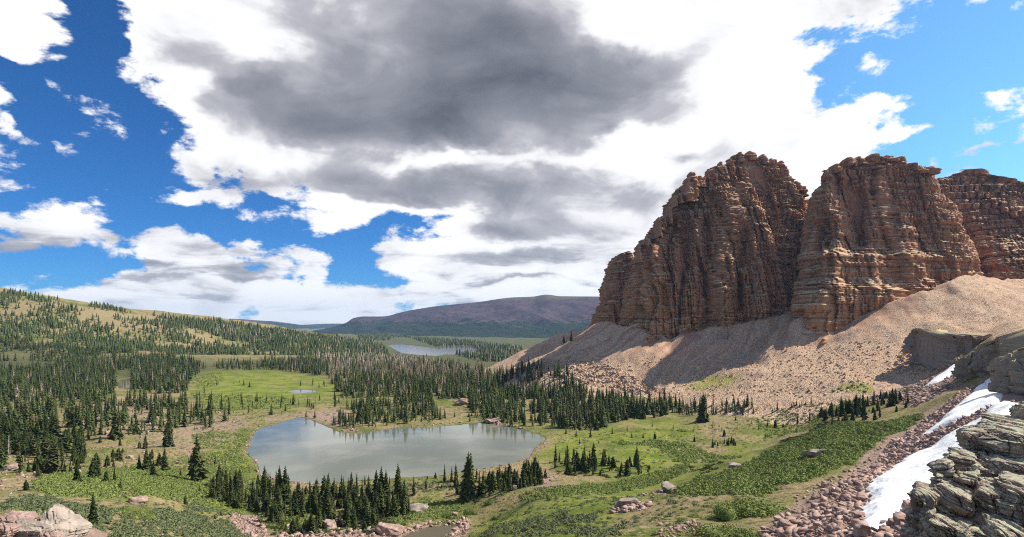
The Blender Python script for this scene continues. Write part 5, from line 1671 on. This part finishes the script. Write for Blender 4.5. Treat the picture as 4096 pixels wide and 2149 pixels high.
c = m.mix(m.m('MULTIPLY', m.ss(m.noise(P, 3.3, 3, .5), .66, .7), .8), c, (.42, .46, .2))
m.put(m.b.inputs['Base Color'], c)
zz = m.m('ADD', m.sep(P)[2], m.m('MULTIPLY', m.sep(P)[0], .25))
bed = m.noise(m.comb(m.m('MULTIPLY', m.sep(P)[0], .5), m.m('MULTIPLY', m.sep(P)[1], .5), m.m('MULTIPLY', zz, 9)), 1.2, 4, .6)
m.put(m.b.inputs['Normal'], m.bump(m.m('ADD', m.m('MULTIPLY', bed, .3), m.m('ADD', n2, m.m('MULTIPLY', n3, .4))), .85, .07))
LICH = m.mat


MASS = [  # left, top, right, bottom in the close view; front distance; half depth; dip of the beds; roll; resolution
    (1460, 130, 1800, 400, 21.5, 1.0, .1, .08, 60), (1140, 280, 1800, 440, 20.4, 1.4, .05, .04, 90), (1030, 380, 1250, 680, 19.4, 1.0, -.1, -.12, 70), (1180, 380, 1800, 680, 18.6, 1.3, .14, .1, 110),
    (1110, 590, 1800, 900, 17.8, 1.4, .16, .1, 110), (750, 660, 905, 800, 18.0, .5, -.3, -.5, 40), (860, 585, 1150, 800, 18.3, .9, .1, .06, 70), (930, 740, 1160, 930, 17.4, .9, .1, .06, 60), (760, 775, 850, 920, 17.2, .35, .05, .03, 36),
    (545, 865, 800, 1500, 16.6, 1.0, .5, .12, 90), (690, 850, 1150, 1250, 16.4, 1.1, .5, .3, 120), (1080, 860, 1420, 1300, 16.0, 1.1, .42, .22, 110), (1300, 830, 1840, 1280, 15.6, 1.3, .2, .1, 110), (600, 1090, 1100, 1700, 15.4, 1.2, .5, .2, 120), (1000, 1150, 1900, 1800, 14.8, 1.5, .36, .12, 140)]
parts = []
for k, (l, tp, r_, b_, y, sy, dp, roll, n) in enumerate(MASS):
    x0, y0 = zr_(l, tp)
    x1, y1 = zr_(r_, b_)
    X, Y, Z = unproj((x0 + x1) / 2 * K, (y0 + y1) / 2 * K, y)
    th_ = math.atan2(X, Y)
    sx = (x1 - x0) * K / F * y * .5 * math.cos(th_)
    sz = (y1 - y0) * K / F * y * .5
    sz = max(sz - abs(math.sin(roll)) * sx * .5, sz * .55)
    V, Q, _ = block(0, 0, 0, sx, sy, sz, 0, 0, 500 + k, n, 7, 7)
    V0 = V / (sx, sy, sz)
    N0 = np.sign(V0) * np.abs(V0) ** 4
    N0 /= np.linalg.norm(N0, axis=1, keepdims=True) + 1e-9
    along = V[:, 0] + V[:, 1] * 1.0 + k * 7.7
    zd = V[:, 2] + (V[:, 0]) * (dp * .65 - roll) + fbm2(V[:, 0] * .8 + k, V[:, 1], 3, 640) * .1
    d = blocky(along, zd, 540 + k, [(1.1, .5, .1), (.55, .26, .075), (.26, .12, .035), (.11, .06, .014)])
    d = d + fbm3(V[:, 0] * 1.4 + k * 3, V[:, 1] * 1.4, zd * 2, 4, 620) * .09 + fbm3(V[:, 0] * 9 + k, V[:, 1] * 9, zd * 12, 3, 630) * .02
    V = V + N0 * (d * (1, 1) [0])[:, None] * np.array([1, 1, .55])
    c, s_ = math.cos(roll), math.sin(roll)
    V = np.stack([V[:, 0] * c + V[:, 2] * s_, V[:, 1], -V[:, 0] * s_ + V[:, 2] * c], -1)
    a_ = -th_ + RNG.normal(0, .06)
    c, s_ = math.cos(a_), math.sin(a_)
    V = np.stack([V[:, 0] * c - V[:, 1] * s_, V[:, 0] * s_ + V[:, 1] * c, V[:, 2]], -1)
    g_ = 1 + sy * math.cos(th_) / Y
    parts.append((V + np.array([X, Y, Z]) * g_, Q, None))
V, Q, T = join(parts)
tag(mesh_np('rock_outcrop', V, Q, LICH, False), 'big layered outcrop with green-grey lichen at the bottom right corner', 'rock outcrop')

# slabs at the bottom left corner
SLAB = [((290, 1140, 640, 1400), 60, .62, 'big tilted pink slab with pale top at the bottom left corner'), ((-60, 1185, 240, 1262), 62, .05, 'flat pink slab behind the tilted one in the bottom left corner'), ((30, 1230, 330, 1400), 57, .2, 'broad pale slab left of the tilted one in the corner'), ((-120, 1255, 80, 1400), 55, .1, 'pink slab cut by the left edge in the bottom corner'),
        ((300, 1330, 470, 1420), 55, .1, 'low pink slab cut by the bottom edge under the tilted one')]
for k, ((l, tp, r_, b_), y, roll, lab) in enumerate(SLAB):
    x0, y0 = z2_(l, tp)
    x1, y1 = z2_(r_, b_)
    sx = (x1 - x0) * K / F * y * .5
    sz = (y1 - y0) * K / F * y * .5
    X, Y, Z = unproj((x0 + x1) / 2 * K, (y0 + y1) / 2 * K, y)
    sz2 = max(sz - abs(math.sin(roll)) * sx * .75, sz * .36)
    V, Q, T = block(0, 0, 0, sx, sx * .9, sz2, 0, 0, 700 + k, 60, 8, 10)
    V = V + np.sign(V) * (blocky(V[:, 0] + V[:, 1] + 9 * k, V[:, 2] + V[:, 0] * .1, 760 + k, [(2.4, .8, .12), (1.0, .35, .08), (.4, .16, .04)]))[:, None] * np.array([.8, .8, .5])
    c, s_ = math.cos(roll), math.sin(roll)
    V = np.stack([V[:, 0] * c + V[:, 2] * s_, V[:, 1], -V[:, 0] * s_ + V[:, 2] * c], -1)
    o = mesh_np('boulder', V * (1, 1, 1), Q, GREYROCK if k in (0, 2) else PINKROCK, False)
    o.location = (X, Y + sx * .4, Z)
    tag(o, lab, 'boulder', 'slabs at the bottom left corner')
#@END

# ------------------------------------------------------------------ haze
m = material('haze_air')
m.n.remove(m.b)
pv = m.node('ShaderNodeVolumePrincipled')
pv.inputs['Color'].default_value = (0.42, 0.66, 1.0, 1)
pv.inputs['Density'].default_value = 3.6e-5
pv.inputs['Anisotropy'].default_value = 0.2
m.l.new(pv.outputs[0], m.out.inputs['Volume'])
bx = np.array([(x, y, z) for z in (-160, 420) for y in (-300, 15300) for x in (-21000, 21000)], float)
hz = mesh_np('haze', bx, np.array([(0, 2, 3, 1), (4, 5, 7, 6), (0, 1, 5, 4), (2, 6, 7, 3), (0, 4, 6, 2), (1, 3, 7, 5)]), m.mat)
tag(hz, kind='stuff')
